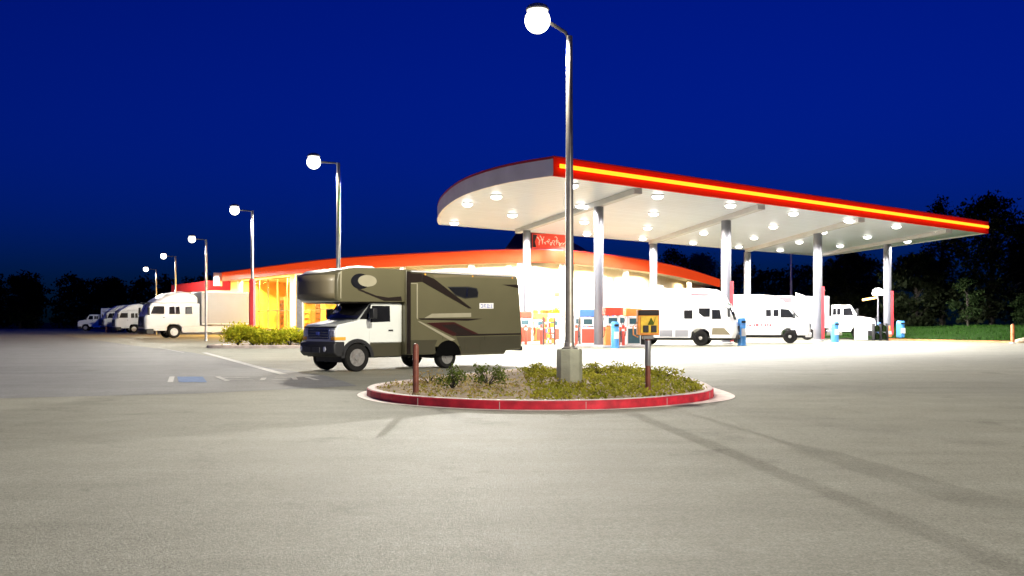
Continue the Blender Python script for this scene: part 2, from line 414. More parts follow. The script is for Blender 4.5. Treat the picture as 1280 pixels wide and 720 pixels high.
def shrub(name, label, cat, loc, w_, h_, m, seed, group, per=26, nc=14, leaf=.07, stem=True):
    r_ = random.Random(seed); t = thing(name, label, cat, loc, 0, group)
    fol = MB(); st = MB(); cs = []
    for i in range(nc):
        a = r_.uniform(0, 6.28); rr = math.sqrt(r_.random()) * w_ / 2; z = h_ * r_.uniform(.3, .92) * (1 - .35 * (rr / (w_ / 2)) ** 2)
        c = (rr * math.cos(a), rr * math.sin(a), z); cs.append(c)
        st.tube([(0, 0, -.03), (c[0] * .4, c[1] * .4, z * .55), c], [.012, .008, .004], 5)
    fol.leaves(cs, per, (w_ * .11, w_ * .11, h_ * .1), leaf, r_)
    fol.build('foliage', m, t, smooth=False, fix=False)
    if stem: st.build('stem', M['bark'], t)
    return t
G = 'low shrubs planted in the traffic island'
shrub('shrub', 'spiky green shrub nearest the brown bollard in the red kerbed island', 'shrub', (-1.33, 21.6, .13), .62, .55, M['leaf_shrub'], 1, G, 30, 16, .075)
shrub('shrub', 'tallest green shrub midway between the brown bollard and concrete pedestal', 'shrub', (-.55, 21.9, .14), .66, .62, M['leaf_shrub'], 2, G, 30, 16, .08)
shrub('shrub', 'sparse brownish shrub behind the bollard at the back of the island', 'shrub', (-2.0, 23.3, .12), .7, .35, M['leaf_dry'], 3, G, 18, 10, .06)
for i, (x, y, wd, h, lb) in enumerate(((.55, 27.6, .8, .30, 'flat green tuft just left of the pedestal at the island back edge'),
                                     (2.4, 26.6, .9, .34, 'low green tuft behind the concrete pedestal on its right side'),
                                     (3.1, 27.0, .8, .42, 'taller green tuft at the back edge straight behind the boxed post'),
                                     (3.9, 25.0, .9, .34, 'rounded green tuft at the far right corner of the island'))):
    shrub('shrub', lb, 'shrub', (x, y, .13), wd, h, M['leaf_cover'], 20 + i, G, 34, 12, .075)

# ------------------------------------------------------------------ posts on the island
b = thing('bollard', 'thin brown steel bollard standing left in the red kerbed island', 'bollard', (-1.98, 19.75, .1))
MB().lathe([(.0, -.05), (.062, -.05), (.062, .98), (.055, 1.03), (.03, 1.06), (0, 1.065)], n=16).build('post', M['rust'], b)
MB().lathe([(.075, -.02), (.085, .02), (.075, .05), (.062, .06)], n=16).build('collar', M['soil'], b)
b = thing('post_box', 'orange framed box with yellow panel on a brown post in the island', 'post box', (2.76, 19.5, .1))
MB().lathe([(0, -.05), (.055, -.05), (.055, 1.16), (0, 1.16)], n=14).build('post', M['rust'], b)
MB().lathe([(.058, .62), (.06, .63), (.06, 1.12), (.058, 1.13)], n=14).build('sleeve', M['pole'], b)
MB().box(-.22, .22, -.1, .12, 1.24, 1.76).build('housing', M['orange_frame'], b, .015)
MB().box(-.16, .19, -.112, -.101, 1.29, 1.63).build('front_panel', M['yellow'], b)
MB().box(-.2, .21, -.13, -.1025, 1.645, 1.75).build('hood', M['brown_band'], b, .01)
for x in (-.11, .05): MB().box(x, x + .11, -.128, -.113, 1.3, 1.44).build('slot', M['black_plastic'], b, .01)
MB().prism([(-.02, 1.45), (.05, 1.60), (.10, 1.5), (.14, 1.61), (.10, 1.45)], 'y', -.12, -.113).build('emblem', M['leaf_shrub'], b)
MB().box(-.11, .11, -.07, .09, 1.16, 1.238).build('bracket', M['pole'], b, .01)
MB().tube([(-.225, 0, 1.5), (-.3, 0, 1.42), (-.3, -.02, 1.25), (-.2, -.02, 1.2)], .015, 8).build('cable', M['orange_frame'], b)

# ------------------------------------------------------------------ street lamps
def lamp_light(name, loc, power, parent=None, col=(1, .945, .80), size=172, pw=2.1, lo=.26, radius=.25, aim=None, blend=.25):
    ld = bpy.data.lights.new(name, 'SPOT'); ld.energy = power; ld.color = col; ld.spot_size = R(size); ld.spot_blend = blend; ld.shadow_soft_size = radius
    ld.use_nodes = True; nt = ld.node_tree; e = nt.nodes['Emission']
    ge = nt.nodes.new('ShaderNodeNewGeometry'); se = nt.nodes.new('ShaderNodeSeparateXYZ'); nt.links.new(ge.outputs['Incoming'], se.inputs[0])
    ab = nt.nodes.new('ShaderNodeMath'); ab.operation = 'ABSOLUTE'; nt.links.new(se.outputs['Z'], ab.inputs[0])
    mx = nt.nodes.new('ShaderNodeMath'); mx.operation = 'MAXIMUM'; mx.inputs[1].default_value = lo; nt.links.new(ab.outputs[0], mx.inputs[0])
    po = nt.nodes.new('ShaderNodeMath'); po.operation = 'POWER'; po.inputs[1].default_value = -pw; nt.links.new(mx.outputs[0], po.inputs[0])
    nt.links.new(po.outputs[0], e.inputs['Strength'])
    o = bpy.data.objects.new(name, ld); COL.objects.link(o); o.location = loc
    if parent: o.parent = parent
    return o
LAMP_W = 2150
def street_lamp(label, x, y, top, arm, base_z=0, red=False, pedestal=False, dark=False, w_=LAMP_W, rise=.03, lo=.26, cone=172, soft=.25):
    t = thing('street_lamp', label, 'street lamp', (x, y, base_z), 0, 'street lamps in a row across the parking lot')
    h = top - base_z; z0 = .84 if pedestal else 0
    pm = M['pole_dark'] if dark else M['pole']
    MB().lathe([(0, z0), (.115, z0), (.11, z0 + .4), (.075, h), (.0, h + .02)], n=18).build('pole', pm, t)
    MB().lathe([(.2, z0), (.2, z0 + .03), (.13, z0 + .05), (.125, z0 + .14), (.115, z0 + .16)], n=18).build('base_plate', pm, t)
    ax, ay = arm
    MB().tube([(0, 0, h - .12), (ax * .12, ay * .12, h - .02 + rise * .3), (ax * .55, ay * .55, h + rise * .8), (ax * .8, ay * .8, h + rise)], .042, 10).build('arm', pm, t)
    cz = h + rise
    ho = MB().lathe([(.27, .26), (.285, .29), (.24, .37), (.13, .42), (0, .43)], (ax, ay, cz - .02), n=24).build('lamp_head', M['head'], t)
    MB().bar((ax * .72, ay * .72, cz + .02), (ax * .98, ay * .98, cz + .33), .09, .07).build('bracket', M['head'], ho)
    MB().lathe([(.31 * math.sin(math.pi * k / 16) + (.0), .31 * math.cos(math.pi * k / 16) - .0) for k in range(4, 17)], (ax, ay, cz), n=30).build('lamp_lens', M['lens'], ho)
    if pedestal:
        pr = [(.30, -.1), (.315, 0), (.315, .80), (.295, .835), (.0, .84)]
        MB().lathe(pr, n=8).build('pedestal', M['pedestal'], t, .012)
    if red:
        MB().lathe([(.22, .5), (.22, 4.2), (.15, 4.3)], n=6).build('sleeve', M['store_red'], t)
    lamp_light('lamp_light', (ax, ay, cz - .62), w_, t, lo=lo, size=cone, blend=soft)
    return t
street_lamp('tall street lamp on a thick concrete pedestal in the red kerbed island', 1.4, 23.4, 8.58, (-.78, -.05), .12, pedestal=True, dark=True, rise=.36)
street_lamp('tall grey street lamp rising behind the olive motorhome', -7.78, 43, 8.75, (-1.1, 0), w_=LAMP_W * .62)
street_lamp('street lamp with a red lower sleeve standing among the store hedge bushes', -16.85, 62.3, 8.85, (-1.15, 0), .12, red=True, w_=LAMP_W * .45, lo=.42)
street_lamp('street lamp crossing in front of the big white box truck', -26.2, 82.2, 8.7, (-1.2, 0), w_=LAMP_W * .30, lo=.5)
street_lamp('street lamp rising over the cab of the big white box truck', -35.7, 101.8, 8.6, (-1.25, 0), w_=LAMP_W * .28, lo=.5)
street_lamp('farthest smallest street lamp left of the big white box truck', -45.0, 121.4, 8.3, (-1.3, 0), w_=LAMP_W * .26, lo=.13, cone=179, soft=.03)
street_lamp('unseen street lamp added to the row, beside the camera and outside the frame', 13.2, 3.9, 8.7, (-.9, .1), .0)  # unseen lamp, added for the light on kerb front and motorhome
# plain pole far behind the canopy
t = thing('light_pole', 'slim pale pole far behind the canopy between the white vans', 'pole', (41, 141, 0))
MB().lathe([(0, 0), (.2, 0), (.12, 12.6), (0, 12.62)], n=12).build('pole', M['trim_white'], t)
MB().box(-.9, .1, -.15, .15, 12.55, 12.75).build('lamp_head', M['head'], t, .03)

# ------------------------------------------------------------------ fuel canopy
CZ, FH = 9.4, .92
A = Vector((2.2, 50.6)); B = Vector((41.5, 83.6)); Cc = Vector((36.7, 113)); Dp = Vector((-5.8, 76))
curve = catmull([(-5.8, 76), (-5.65, 72.5), (-4.9, 66.6), (-3.6, 60.6), (-2.2, 56.6), (-.2, 53.1), (2.2, 50.6)], 5, closed=False)
outline = [A, B, Cc] + curve[:-1]           # counter-clockwise
can = thing('fuel_canopy', 'large white fuel canopy with a glowing red and yellow front edge', 'gas canopy', (0, 0, 0))
mb = MB(); mb.prism([(p.x, p.y) for p in offset(outline, .05)], 'z', CZ, CZ + .12); mb.build('ceiling', M['canopy_white'], can)
mb = MB(); mb.prism([(p.x, p.y) for p in offset(outline, .30)], 'z', CZ + FH - .16, CZ + FH - .10); mb.build('roof_deck', M['roof_dark'], can)
u = (B - A).normalized(); nf = Vector((u.y, -u.x))
def wallstrip(pts, z0, z1, th, name, m, bev=0):
    """upright band of thickness th, outward side on the right of the direction of travel"""
    q = [Vector(p) for p in pts]; inn = offset(q, th, closed=False); s_ = MB()
    s_.loft([[(a.x, a.y, z0), (b_.x, b_.y, z0), (b_.x, b_.y, z1), (a.x, a.y, z1)] for a, b_ in zip(q, inn)])
    return s_.build(name, m, can, bev)
wallstrip([A, B], CZ - .06, CZ + FH, .22, 'front_fascia', M['fascia_red'])
wallstrip([A + nf * .26 + u * .25, B + nf * .26 - u * .5], CZ + .34, CZ + .56, .10, 'neon_strip', M['neon'], .03)
wallstrip([A + nf * .14 + u * .3, B + nf * .14 - u * .55], CZ + .42, CZ + .48, .135, 'neon_bracket', M['fascia_red'])
wallstrip([A + nf * .02, B + nf * .02], CZ + FH + .002, CZ + FH + .07, .3, 'cap_trim', M['store_red'])
wallstrip(curve[:-1] + [A - Vector((.02, 0)) * 0 + Vector((-.03, .03))], CZ - .06, CZ + FH - .08, .2, 'end_fascia', M['silver'])
wallstrip(curve[:-1] + [A + Vector((-.03, .03))], CZ + FH - .077, CZ + FH + .06, .26, 'cap_trim', M['store_red'])
wallstrip([B + Vector((-.01, .03)), Cc], CZ - .06, CZ + FH, .2, 'end_fascia', M['trim_white'])
wallstrip([Cc + Vector((-.02, -.01)), Dp + Vector((.02, .02))], CZ - .06, CZ + FH, .2, 'end_fascia', M['trim_white'])
rows = [((5.6, 62), (1.2, 78)), ((15.7, 70.4), (13.4, 91)), ((25.7, 80.7), (25, 102)), ((35.9, 91.8), None)]
for i, (f, bk) in enumerate(rows):
    v = Vector((-.2, .98)) if i < 3 else Vector((-.05, .99))
    if bk: v = (Vector(bk) - Vector(f)).normalized()
    a = Vector(f); k = 0
    while inside(tuple(a - v * (k + .5)), [tuple(p) for p in offset(outline, .35)]): k += .25
    e = 0
    while inside(tuple(a + v * (e + .5)), [tuple(p) for p in offset(outline, .35)]): e += .25
    s_, q = a - v * k, a + v * e
    MB().bar((s_.x, s_.y, CZ - .17), (q.x, q.y, CZ - .17), .5, .33).build('beam', M['canopy_beam'], can)
    for j, c in enumerate((f, bk)):
        if not c: continue
        rr = .31 if i == 0 else .36
        cl = MB().lathe([(rr, 0), (rr, CZ - .34)], (c[0], c[1], 0), n=20); co = cl.build('column', M['col'], can)
        MB().lathe([(rr + .16, 0), (rr + .16, .12), (rr + .01, .16)], (c[0], c[1], 0), n=20).build('column_base', M['canopy_beam'], co)
        if j == 0 and i > 0:
            MB().box(c[0] + rr * .55, c[0] + rr + .14, c[1] - .27, c[1] + .05, .2, 4.6).build('red_side_strip', M['red_stripe'], co, .03)  # red strip up one side of the column
# downlights
vv = Vector((-.22, .975)).normalized()
nl = 0
inn = [tuple(p) for p in offset(outline, 1.0)]
CAN_W = 2050
for s_ in (2.2, 9.5, 17.5, 25.5):
    for k in range(-2, 8):
        p = A + vv * s_ + u * (k * 7.2 + 2.2 + (3.6 if s_ in (9.5, 25.5) else 0))
        if not inside(tuple(p), inn): continue
        fx = MB().box(p.x - .36, p.x + .36, p.y - .36, p.y + .36, CZ - .07, CZ - .003).build('light_fixture', M['trim_white'], can, .02)
        MB().lathe([(.34, 0), (.33, -.08), (.2, -.17), (0, -.2)], (p.x, p.y, CZ - .072), n=18).build('light_lens', M['fixture'], fx)
        lamp_light('canopy_light', (p.x, p.y, CZ - .35), CAN_W, can, (1, .97, .93), 162, 1.9, .22, .3, blend=.3)
        nl += 1
# extra floodlight added at the rounded end to throw the lamp post's long shadow
fx = MB().box(-3.2, -2.6, 62.2, 62.8, CZ - .09, CZ - .003).build('light_fixture', M['trim_white'], can, .02)
MB().lathe([(.34, 0), (.33, -.08), (.2, -.17), (0, -.2)], (-2.9, 62.5, CZ - .092), n=18).build('light_lens', M['fixture'], fx)
lamp_light('added_flood_light', (-2.9, 62.5, CZ - .4), 2100, can, (1, .95, .86), 177, 2.0, .12, .1, blend=.05)

# ------------------------------------------------------------------ store
P = catmull([(-37.5, 124), (-28, 110.5), (-20, 99.5), (-13.5, 93), (-6, 88), (-1, 85.6), (3.5, 85.2), (9.4, 92), (19, 110), (31, 143)], 3, closed=False)
P = [p for p in P]
st = thing('store_building', 'curved convenience store with orange lit fascia and bright cream walls', 'store', (0, 0, 0))
Wl = offset(P, 2.2, closed=False); back = offset(P, 16, closed=False)
def band(outer, inner_, z0, z1, name, m, parent=st, i0=0, i1=None):
    s_ = MB(); ii = range(i0, (i1 if i1 is not None else len(outer)))
    s_.loft([[(outer[i].x, outer[i].y, z0), (inner_[i].x, inner_[i].y, z0), (inner_[i].x, inner_[i].y, z1), (outer[i].x, outer[i].y, z1)] for i in ii])
    return s_.build(name, m, parent)
band(P, offset(P, .3, False), 6.9, 8.0, 'fascia', M['store_fascia'])
band(offset(P, -.05, False), offset(P, .35, False), 8.003, 8.1, 'fascia_cap', M['store_red'])
band(offset(P, .302, False), back, 6.98, 7.1, 'soffit', M['store_soffit'])
band(offset(P, .31, False), back, 7.55, 7.7, 'roof', M['roof_dark'])
iw = 8                                              # glazing up to this facade index, wall after it
nP = len(P)
band(Wl, offset(P, 2.45, False), 2.9, 6.975, 'wall', M['store_wall'], st, iw, nP)
band(Wl, offset(P, 2.45, False), 0, .7, 'plinth', M['store_wall'], st, 0, nP)
band(offset(P, 8.5, False), offset(P, 8.8, False), 0.121, 6.97, 'rear_wall', M['inside'])
ra, rb = offset(P, 2.5, False)[0], offset(P, 9.0, False)[0]
MB().bar((ra.x + .3, ra.y - .5, 3.54), (rb.x + .3, rb.y - .5, 3.54), .25, 6.84).build('side_wall', M['inside'], st)
band(offset(P, 2.5, False), offset(P, 13.4, False), .0, .12, 'floor_slab', M['store_soffit'])
# end bracket and end pier
e = P[0]; MB().box(e.x - 1.0, e.x - .1, e.y - .3, e.y + .6, 6.3, 8.05).build('end_bracket', M['silver'], st, .05)
e = Wl[0]; MB().box(e.x - .9, e.x + .5, e.y - .4, e.y + 1.0, 0, 6.97).build('end_pier', M['store_wall'], st)
# windows: tall glazing on the left wing, lower shopfront on the rest
for i in range(0, nP - 1):
    a, b_ = Wl[i], Wl[i + 1]; zt = 6.9 if i < iw else 2.895
    t = (b_ - a).normalized(); nrm = Vector((t.y, -t.x)); L_ = (b_ - a).length; cnt = max(1, int(L_ / 2.6))
    for k in range(cnt):
        p, q = a + t * (L_ * k / cnt), a + t * (L_ * (k + 1) / cnt)
        fr = MB()
        fr.bar((p.x, p.y, .7), (p.x, p.y, zt), .14, .16); fr.bar((*(p + t * .08), zt - .08), (*(q - t * .08), zt - .08), .12, .14)
        fr.bar((*(p + t * .08), .78), (*(q - t * .08), .78), .12, .14)
        if zt > 4: fr.bar((*(p + t * .08), 3.0), (*(q - t * .08), 3.0), .1, .1)
        fo = fr.build('window', M['mullion'] if i < iw else M['trim_white'], st)
        MB().bar((*(p + t * .085 - nrm * .03), (zt + .86) / 2), (*(q - t * .085 - nrm * .03), (zt + .86) / 2), .02, zt - .86 - .17).build('pane', M['pane'], fo)
for i in range(1, nP - 1, 3):
    c = offset(P, .9, False)[i]
    MB().box(c.x - .28, c.x + .28, c.y - .28, c.y + .28, 0, 6.975).build('column', M['trim_white'], st, .03)
# hip roof tower behind the fascia
hr = [(-1.5, 94.5), (4, 90.5), (11, 103), (2, 108)]
pk = [(0.5, 99.0), (4.5, 99.5)]
mb = MB(); mb.add([(x, y, 7.72) for x, y in hr] + [(x, y, 10.9) for x, y in pk], [(0, 1, 5, 4), (1, 2, 5), (2, 3, 4, 5), (3, 0, 4)])
mb.build('hip_roof', M['roof_dark'], st, smooth=False)
# the store's low rear wing on the left
lw = [(-51.5, 146), (-41, 131)]
t = (Vector(lw[1]) - Vector(lw[0])).normalized()
wp = [Vector(lw[0]), Vector(lw[1])]
band(wp, offset(wp, 8, False), 0, 6.0, 'wing_wall', M['store_wall'])
band(offset(wp, -.3, False), offset(wp, 8.2, False), 6.003, 7.3, 'wing_fascia', M['store_red'])
# warm lighting inside and under the eaves
def area(name, loc, size, sy, power, col, rot, parent):
    ld = bpy.data.lights.new(name, 'AREA'); ld.shape = 'RECTANGLE'; ld.size = size; ld.size_y = sy; ld.energy = power; ld.color = col
    o = bpy.data.objects.new(name, ld); COL.objects.link(o); o.location = loc; o.rotation_euler = rot; o.parent = parent; return o
STORE_W = 1500
for i in range(1, nP - 1, 2):
    a, b_ = P[i], P[i + 1]; t = (b_ - a).normalized(); ang = math.atan2(t.y, t.x)
    warm = (1, .62, .16) if i < iw else (1, .80, .48)
    c = offset(P, 1.0, False)[i]; area('eaves_light', (c.x, c.y, 6.6), 4, .3, STORE_W * (.55 if i < iw else 1), warm, (0, 0, ang), st)
    c = offset(P, 4.2, False)[i]; area('shop_light', (c.x, c.y, 6.5), 5, 1.6, STORE_W * (5 if i < iw else 1.0), warm, (R(-28), 0, ang), st)
# display racks seen through the glazing
RK = 'display racks inside the lit store'
i = 0
rk0 = None
for fi, off_, wd, h, m in ((2.0, 4.2, 1.1, 4.6, 'rack'), (3.0, 5.0, 1.6, 3.0, 'rack2'), (3.9, 4.4, 1.3, 5.2, 'rack'), (4.9, 4.6, 1.0, 2.4, 'rack2'), (5.6, 4.2, 1.5, 4.2, 'rack'), (6.4, 4.6, 1.2, 2.6, 'rack'), (7.2, 4.2, 1.4, 3.4, 'rack2')):
    k = int(fi); f_ = fi - k; pl = offset(P, off_, False); p = pl[k] * (1 - f_) + pl[k + 1] * f_
    lb = ('tall brown goods rack deepest in the far left glazing of the store', 'low wide yellow display rack left of the red sleeved lamp', 'tallest brown rack right behind the red sleeved lamp', 'small yellow display rack beside the tallest brown rack',
          'broad brown rack in the glazing left of the motorhome nose', 'knee high brown rack partly behind the motorhome nose', 'yellow rack seen under the motorhome cabover')[i]
    t = thing('display_rack', lb, 'display rack', (p.x, p.y, .12), R(-50), RK)
    fr = MB()
    for sx in (-1, 1): fr.box(sx * wd / 2 - .04, sx * wd / 2 + .04, -.3, .3, 0, h)
    for q in range(int(h / .6)): fr.box(-wd / 2 + .041, wd / 2 - .041, -.28, .28, .15 + q * .6, .19 + q * .6)
    fr.build('frame', M['mullion'], t)
    gd_ = MB(); r_ = random.Random(i)
    for q in range(int(h / .6)):
        x = -wd / 2 + .08
        while x < wd / 2 - .25:
            ww = r_.uniform(.12, .24); gd_.box(x, x + ww - .02, -.24, .22, .192 + q * .6, .192 + q * .6 + r_.uniform(.28, .5)); x += ww
    struct(gd_.build('goods', M[m], t), 'stuff')
    i += 1
# roof sign: red script, unreadable in the photograph
sg = thing('rooftop_sign', 'red openwork script sign standing on the store roof above the entrance', 'sign', (1.75, 85.9, 8.12))
fr = MB(); fr.bar((0, 0, .05), (3.3, 0, .05), .1, .1); fr.bar((0, 0, 1.5), (3.3, 0, 1.5), .08, .08)
for x in (.05, 1.65, 3.25): fr.bar((x, 0, .101), (x, 0, 1.459), .06, .06)
fr.build('frame', M['store_red'], sg)
M['sign_red'] = emit('lit_sign_panel', (1, .10, .05), .62, (.5, .05, .03))
MB().box(.06, 3.24, -.05, .04, .12, 1.42).build('panel', M['sign_red'], sg, .02)
M['sign_pale'] = emit('pale_sign_strokes', (1, .50, .32), .95, (.8, .5, .4))
lt = MB(); r_ = random.Random(5); x = .5
while x < 3.0:
    wd_, hh = r_.uniform(.14, .3), r_.choice((.35, .5, .8)); z0_ = r_.uniform(.28, .45)
    pts = [(x + wd_ * f + .08 * math.sin(f * 9 + x * 5), -.075, z0_ + hh * abs(math.sin(f * 2.6 + x * 2))) for f in (0, .2, .4, .6, .8, 1)]
    lt.tube(pts, .035, 6)
    if r_.random() < .6: lt.tube([(x, -.075, z0_ + hh * .5), (x + wd_, -.075, z0_ + hh * .62)], .03, 6)
    x += wd_ + .07
lt.build('lettering', M['sign_pale'], sg)
MB().prism([(.1, .2), (.42, .2), (.3, .7), (.5, 1.3), (.1, 1.35)], 'y', -.075, -.052).build('dark_mark', M['roof_dark'], sg)
t = thing('wall_plaque', 'small pale red plaque high on the bright store front', 'sign', (4.3, 88.35, 4.0), R(38))
MB().box(-.5, .5, -.06, 0, 0, .35).build('panel', M['pump_red'], t, .02)
MB().box(-.53, .53, 0.002, .06, -.03, .38).build('frame', M['trim_white'], t, .02)

# hedge bushes round the third lamp
kz = catmull([(-19.3, 61.6), (-18.6, 59.6), (-15, 59.3), (-11.6, 59.8), (-10.9, 61.8), (-12, 64.4), (-15.5, 65), (-18.6, 64)], 5)
bed = thing('planter_bed', 'raised planter bed with pale concrete kerb holding the yellow lit hedge', 'planter', (0, 0, 0))
ringmesh('kerb', [(kz, -.02), (kz, .16), (offset(kz, .03), .18), (offset(kz, .2), .18), (offset(kz, .2), .05)], M['kerb_top'], parent=bed)
mb = MB(); mb.add([(p.x, p.y, .12) for p in offset(kz, .19)], [tuple(range(len(kz)))]); mb.build('soil_bed', M['soil'], bed, smooth=False)
HG = 'hedge bushes in the planter by the store'
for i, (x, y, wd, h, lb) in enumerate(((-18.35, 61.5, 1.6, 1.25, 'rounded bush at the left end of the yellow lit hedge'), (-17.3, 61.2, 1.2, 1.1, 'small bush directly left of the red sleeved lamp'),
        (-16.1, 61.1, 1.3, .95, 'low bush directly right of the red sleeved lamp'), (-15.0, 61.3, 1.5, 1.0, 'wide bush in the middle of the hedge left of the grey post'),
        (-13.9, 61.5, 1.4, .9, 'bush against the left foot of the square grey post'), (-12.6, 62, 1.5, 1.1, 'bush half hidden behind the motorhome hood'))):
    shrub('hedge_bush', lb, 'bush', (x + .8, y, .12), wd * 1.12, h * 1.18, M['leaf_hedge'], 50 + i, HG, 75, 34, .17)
t = thing('square_post', 'square grey steel post seen under the motorhome cabover', 'post', (-14.05, 63.6, .12))
MB().box(-.21, .21, -.21, .21, 0, 4.6).build('shaft', M['pole'], t, .03)
MB().box(-.3, .3, -.3, .3, 0, .1).build('base', M['canopy_beam'], t, .02)
MB().box(-.26, .26, -.26, .26, 4.602, 4.68).build('cap', M['canopy_beam'], t, .02)

# ------------------------------------------------------------------ wheels
def wheel(parent, x, y, r_, wd, side, rimm='rim_metal', spokes=6):
    """side: +1 outer face to +y"""
    prof = [(r_ * .58, -wd / 2), (r_ * .9, -wd / 2), (r_, -wd / 2 + .05), (r_, wd / 2 - .05), (r_ * .93, wd / 2), (r_ * .62, wd / 2), (r_ * .60, wd / 2 - .03), (r_ * .58, -wd / 2)]
    w_ = MB().lathe(prof, (x, y, r_), 'y', 28).build('wheel', M['tyre'], parent)
    s_ = side
    rm = MB().lathe([(r_ * .615, s_ * (wd / 2 - .01)), (r_ * .56, s_ * (wd / 2 - .02)), (r_ * .50, s_ * (wd / 2 - .09)), (r_ * .26, s_ * (wd / 2 - .05)), (r_ * .22, s_ * (wd / 2 + .01)), (0, s_ * (wd / 2 + .02))], (x, y, r_), 'y', 28).build('rim', M[rimm], w_)
    hl = MB()
    for k in range(spokes):
        a = k * 2 * math.pi / spokes
        hl.lathe([(r_ * .14, s_ * (wd / 2 - .09)), (r_ * .14, s_ * (wd / 2 - .028)), (0, s_ * (wd / 2 - .026))], (x + r_ * .40 * math.cos(a), y, r_ + r_ * .40 * math.sin(a)), 'y', 8)
    hl.build('rim_hole_shade', M['shade_black'], w_)  # solid black discs on the rim, painted shade instead of openings
    return w_

# ------------------------------------------------------------------ motorhome
hd = math.atan2(-.669, -.743)
rv = thing('motorhome', 'olive and white cabover motorhome parked behind the red kerbed island', 'motorhome', (-5.70, 31.89, 0), hd)
W = 1.2
body = [(-1.80, .50), (-3.05, .50), (-3.05, .75), (-4.15, .75), (-4.15, .44), (-6.25, .44), (-6.25, .56), (-7.05, .60), (-7.12, 1.1), (-6.98, 2.6), (-6.88, 3.25), (-6.75, 3.36), (-1.80, 3.38)]
MB().prism(body, 'y', -W, W).build('coach_body', M['olive'], rv, .05, 3)
# cab-over bunk: rounded nose
prof = [(-1.795, 2.28), (-1.795, 3.375), (-.6, 3.385), (.30, 3.36), (.62, 3.30), (.80, 3.17), (.84, 2.9), (.84, 2.5), (.80, 2.30), (.70, 2.25)]
rings = []
for k, yy in enumerate((-1.17, -1.10, -.7, 0, .7, 1.10, 1.17)):
    bul = {1.17: 0, 1.10: .06, .7: .34, 0: .46}[abs(yy)]
    rings.append([(x + (bul * max(0, (x - .2) / .64) if x > .2 else 0), yy, z) for x, z in prof])
MB().loft(rings).build('cabover', M['olive'], rv, .03, 2)
# darker nose panel in front of the bunk, proud of it
nose = [(.845, 3.12), (.86, 2.9), (.86, 2.55), (.84, 2.36)]
mb = MB(); mb.loft([[(x + b_ + .012, yy, z) for x, z in nose] for yy, b_ in ((-1.12, .045), (-.7, .345), (0, .465), (.7, .345), (1.12, .045))], cap=False, closed=False)
no = mb.build('nose_cap', M['olive_mid'], rv)
so = no.modifiers.new('skin', 'SOLIDIFY'); so.thickness = .01
# roof fittings
MB().box(-3.6, -2.9, -.45, .25, 3.372, 3.44).build('roof_hatch', M['trim_white'], rv, .03)
MB().loft([[(x, y, z) for y, z in ((-.45, 3.37), (.45, 3.37), (.38, 3.37 + h), (-.38, 3.37 + h))] for x, h in ((-.2, .04), (-.5, .12), (-1.0, .12), (-1.2, .04))]).build('air_conditioner', M['trim_white'], rv, .02)
# cab
cab = [(.80, .72), (.82, 1.05), (.80, 1.40), (.70, 1.53), (.0, 1.66), (-.06, 1.67), (-.62, 2.285), (-1.79, 2.285), (-1.79, .92), (-.52, .92), (-.50, .80), (.50, .80), (.52, .72)]
MB().prism(cab, 'y', -1.0, 1.0).build('cab', M['cab_white'], rv, .05, 3)
MB().box(-1.785, -.50, -.985, .985, .46, .918).build('rocker_panel', M['olive_dark'], rv, .03)
# windscreen
ws = MB(); ws.loft([[(-.055 + .0, y, 1.70), (-.615, y * .93, 2.27)] for y in (-.93, -.5, 0, .5, .93)], cap=False, closed=False)
wo = ws.build('windscreen', M['dark_glass'], rv); so = wo.modifiers.new('skin', 'SOLIDIFY'); so.thickness = .02; so.offset = 1
for sd in (1, -1):
    y = 1.0 * sd
    def pan(pts, name, m, d0=.003, d1=.02, par=rv, yy=y):
        a_, b__ = sorted((yy + sd * d0, yy + sd * d1)); return MB().prism(pts, 'y', a_, b__).build(name, M[m], par)
    pan([(-.10, 1.71), (-.42, 1.71), (-.46, 2.16), (-.53, 2.2)], 'quarter_glass', 'dark_glass')
    dr = pan([(-.47, .95), (-.47, 1.55), (-.545, 2.2), (-1.36, 2.2), (-1.42, 1.55), (-1.42, .95)], 'cab_door', 'cab_white', .002, .014)
    MB().prism([(-.51, 1.60), (-.57, 2.15), (-1.27, 2.15), (-1.29, 1.63)], 'y', *sorted((y + sd * .0145, y + sd * .022))).build('door_window', M['dark_glass'], dr)
    MB().box(-1.40, -1.22, *sorted((y + sd * .015, y + sd * .035)), 1.31, 1.36).build('door_handle', M['black_plastic'], dr, .005)
    # front wing flare
    fl = []
    for k in range(13):
        a_ = math.pi * k / 12; fl.append((.62 * math.cos(a_), .45 + .62 * math.sin(a_)))
    for k in range(12, -1, -1):
        a_ = math.pi * k / 12; fl.append((.50 * math.cos(a_), .45 + .51 * math.sin(a_)))
    pan(fl, 'wheel_arch', 'black_plastic', .002, .06)
    MB().prism([(x, z) for x, z in ((.49 * math.cos(math.pi * k / 12), .45 + .5 * math.sin(math.pi * k / 12)) for k in range(13))], 'y', *sorted((y - sd * .05, y + sd * .003))).build('wheel_well_shade', M['shade_black'], rv)
    # mirror
    mi = MB().box(-.50, -.32, *sorted((y + sd * .22, y + sd * .46)), 1.72, 2.06).build('mirror', M['black_plastic'], rv, .03)
    MB().tube([(-.42, y, 1.70), (-.42, y + sd * .24, 1.78)], .02, 8).build('mirror_arm', M['black_plastic'], mi)
    # lamps
    hl = MB().box(.66, .835, *sorted((sd * .70, sd * .975)), 1.14, 1.36).build('headlight', M['lamp_clear'], rv, .03)
    MB().box(.42, .835, *sorted((sd * .76, sd * 1.012)), 1.02, 1.135).build('indicator', M['amber'], rv, .02)
    wheel(rv, 0, sd * .90, .46, .27, sd)
    wheel(rv, -3.62, sd * .98, .40, .30, sd)
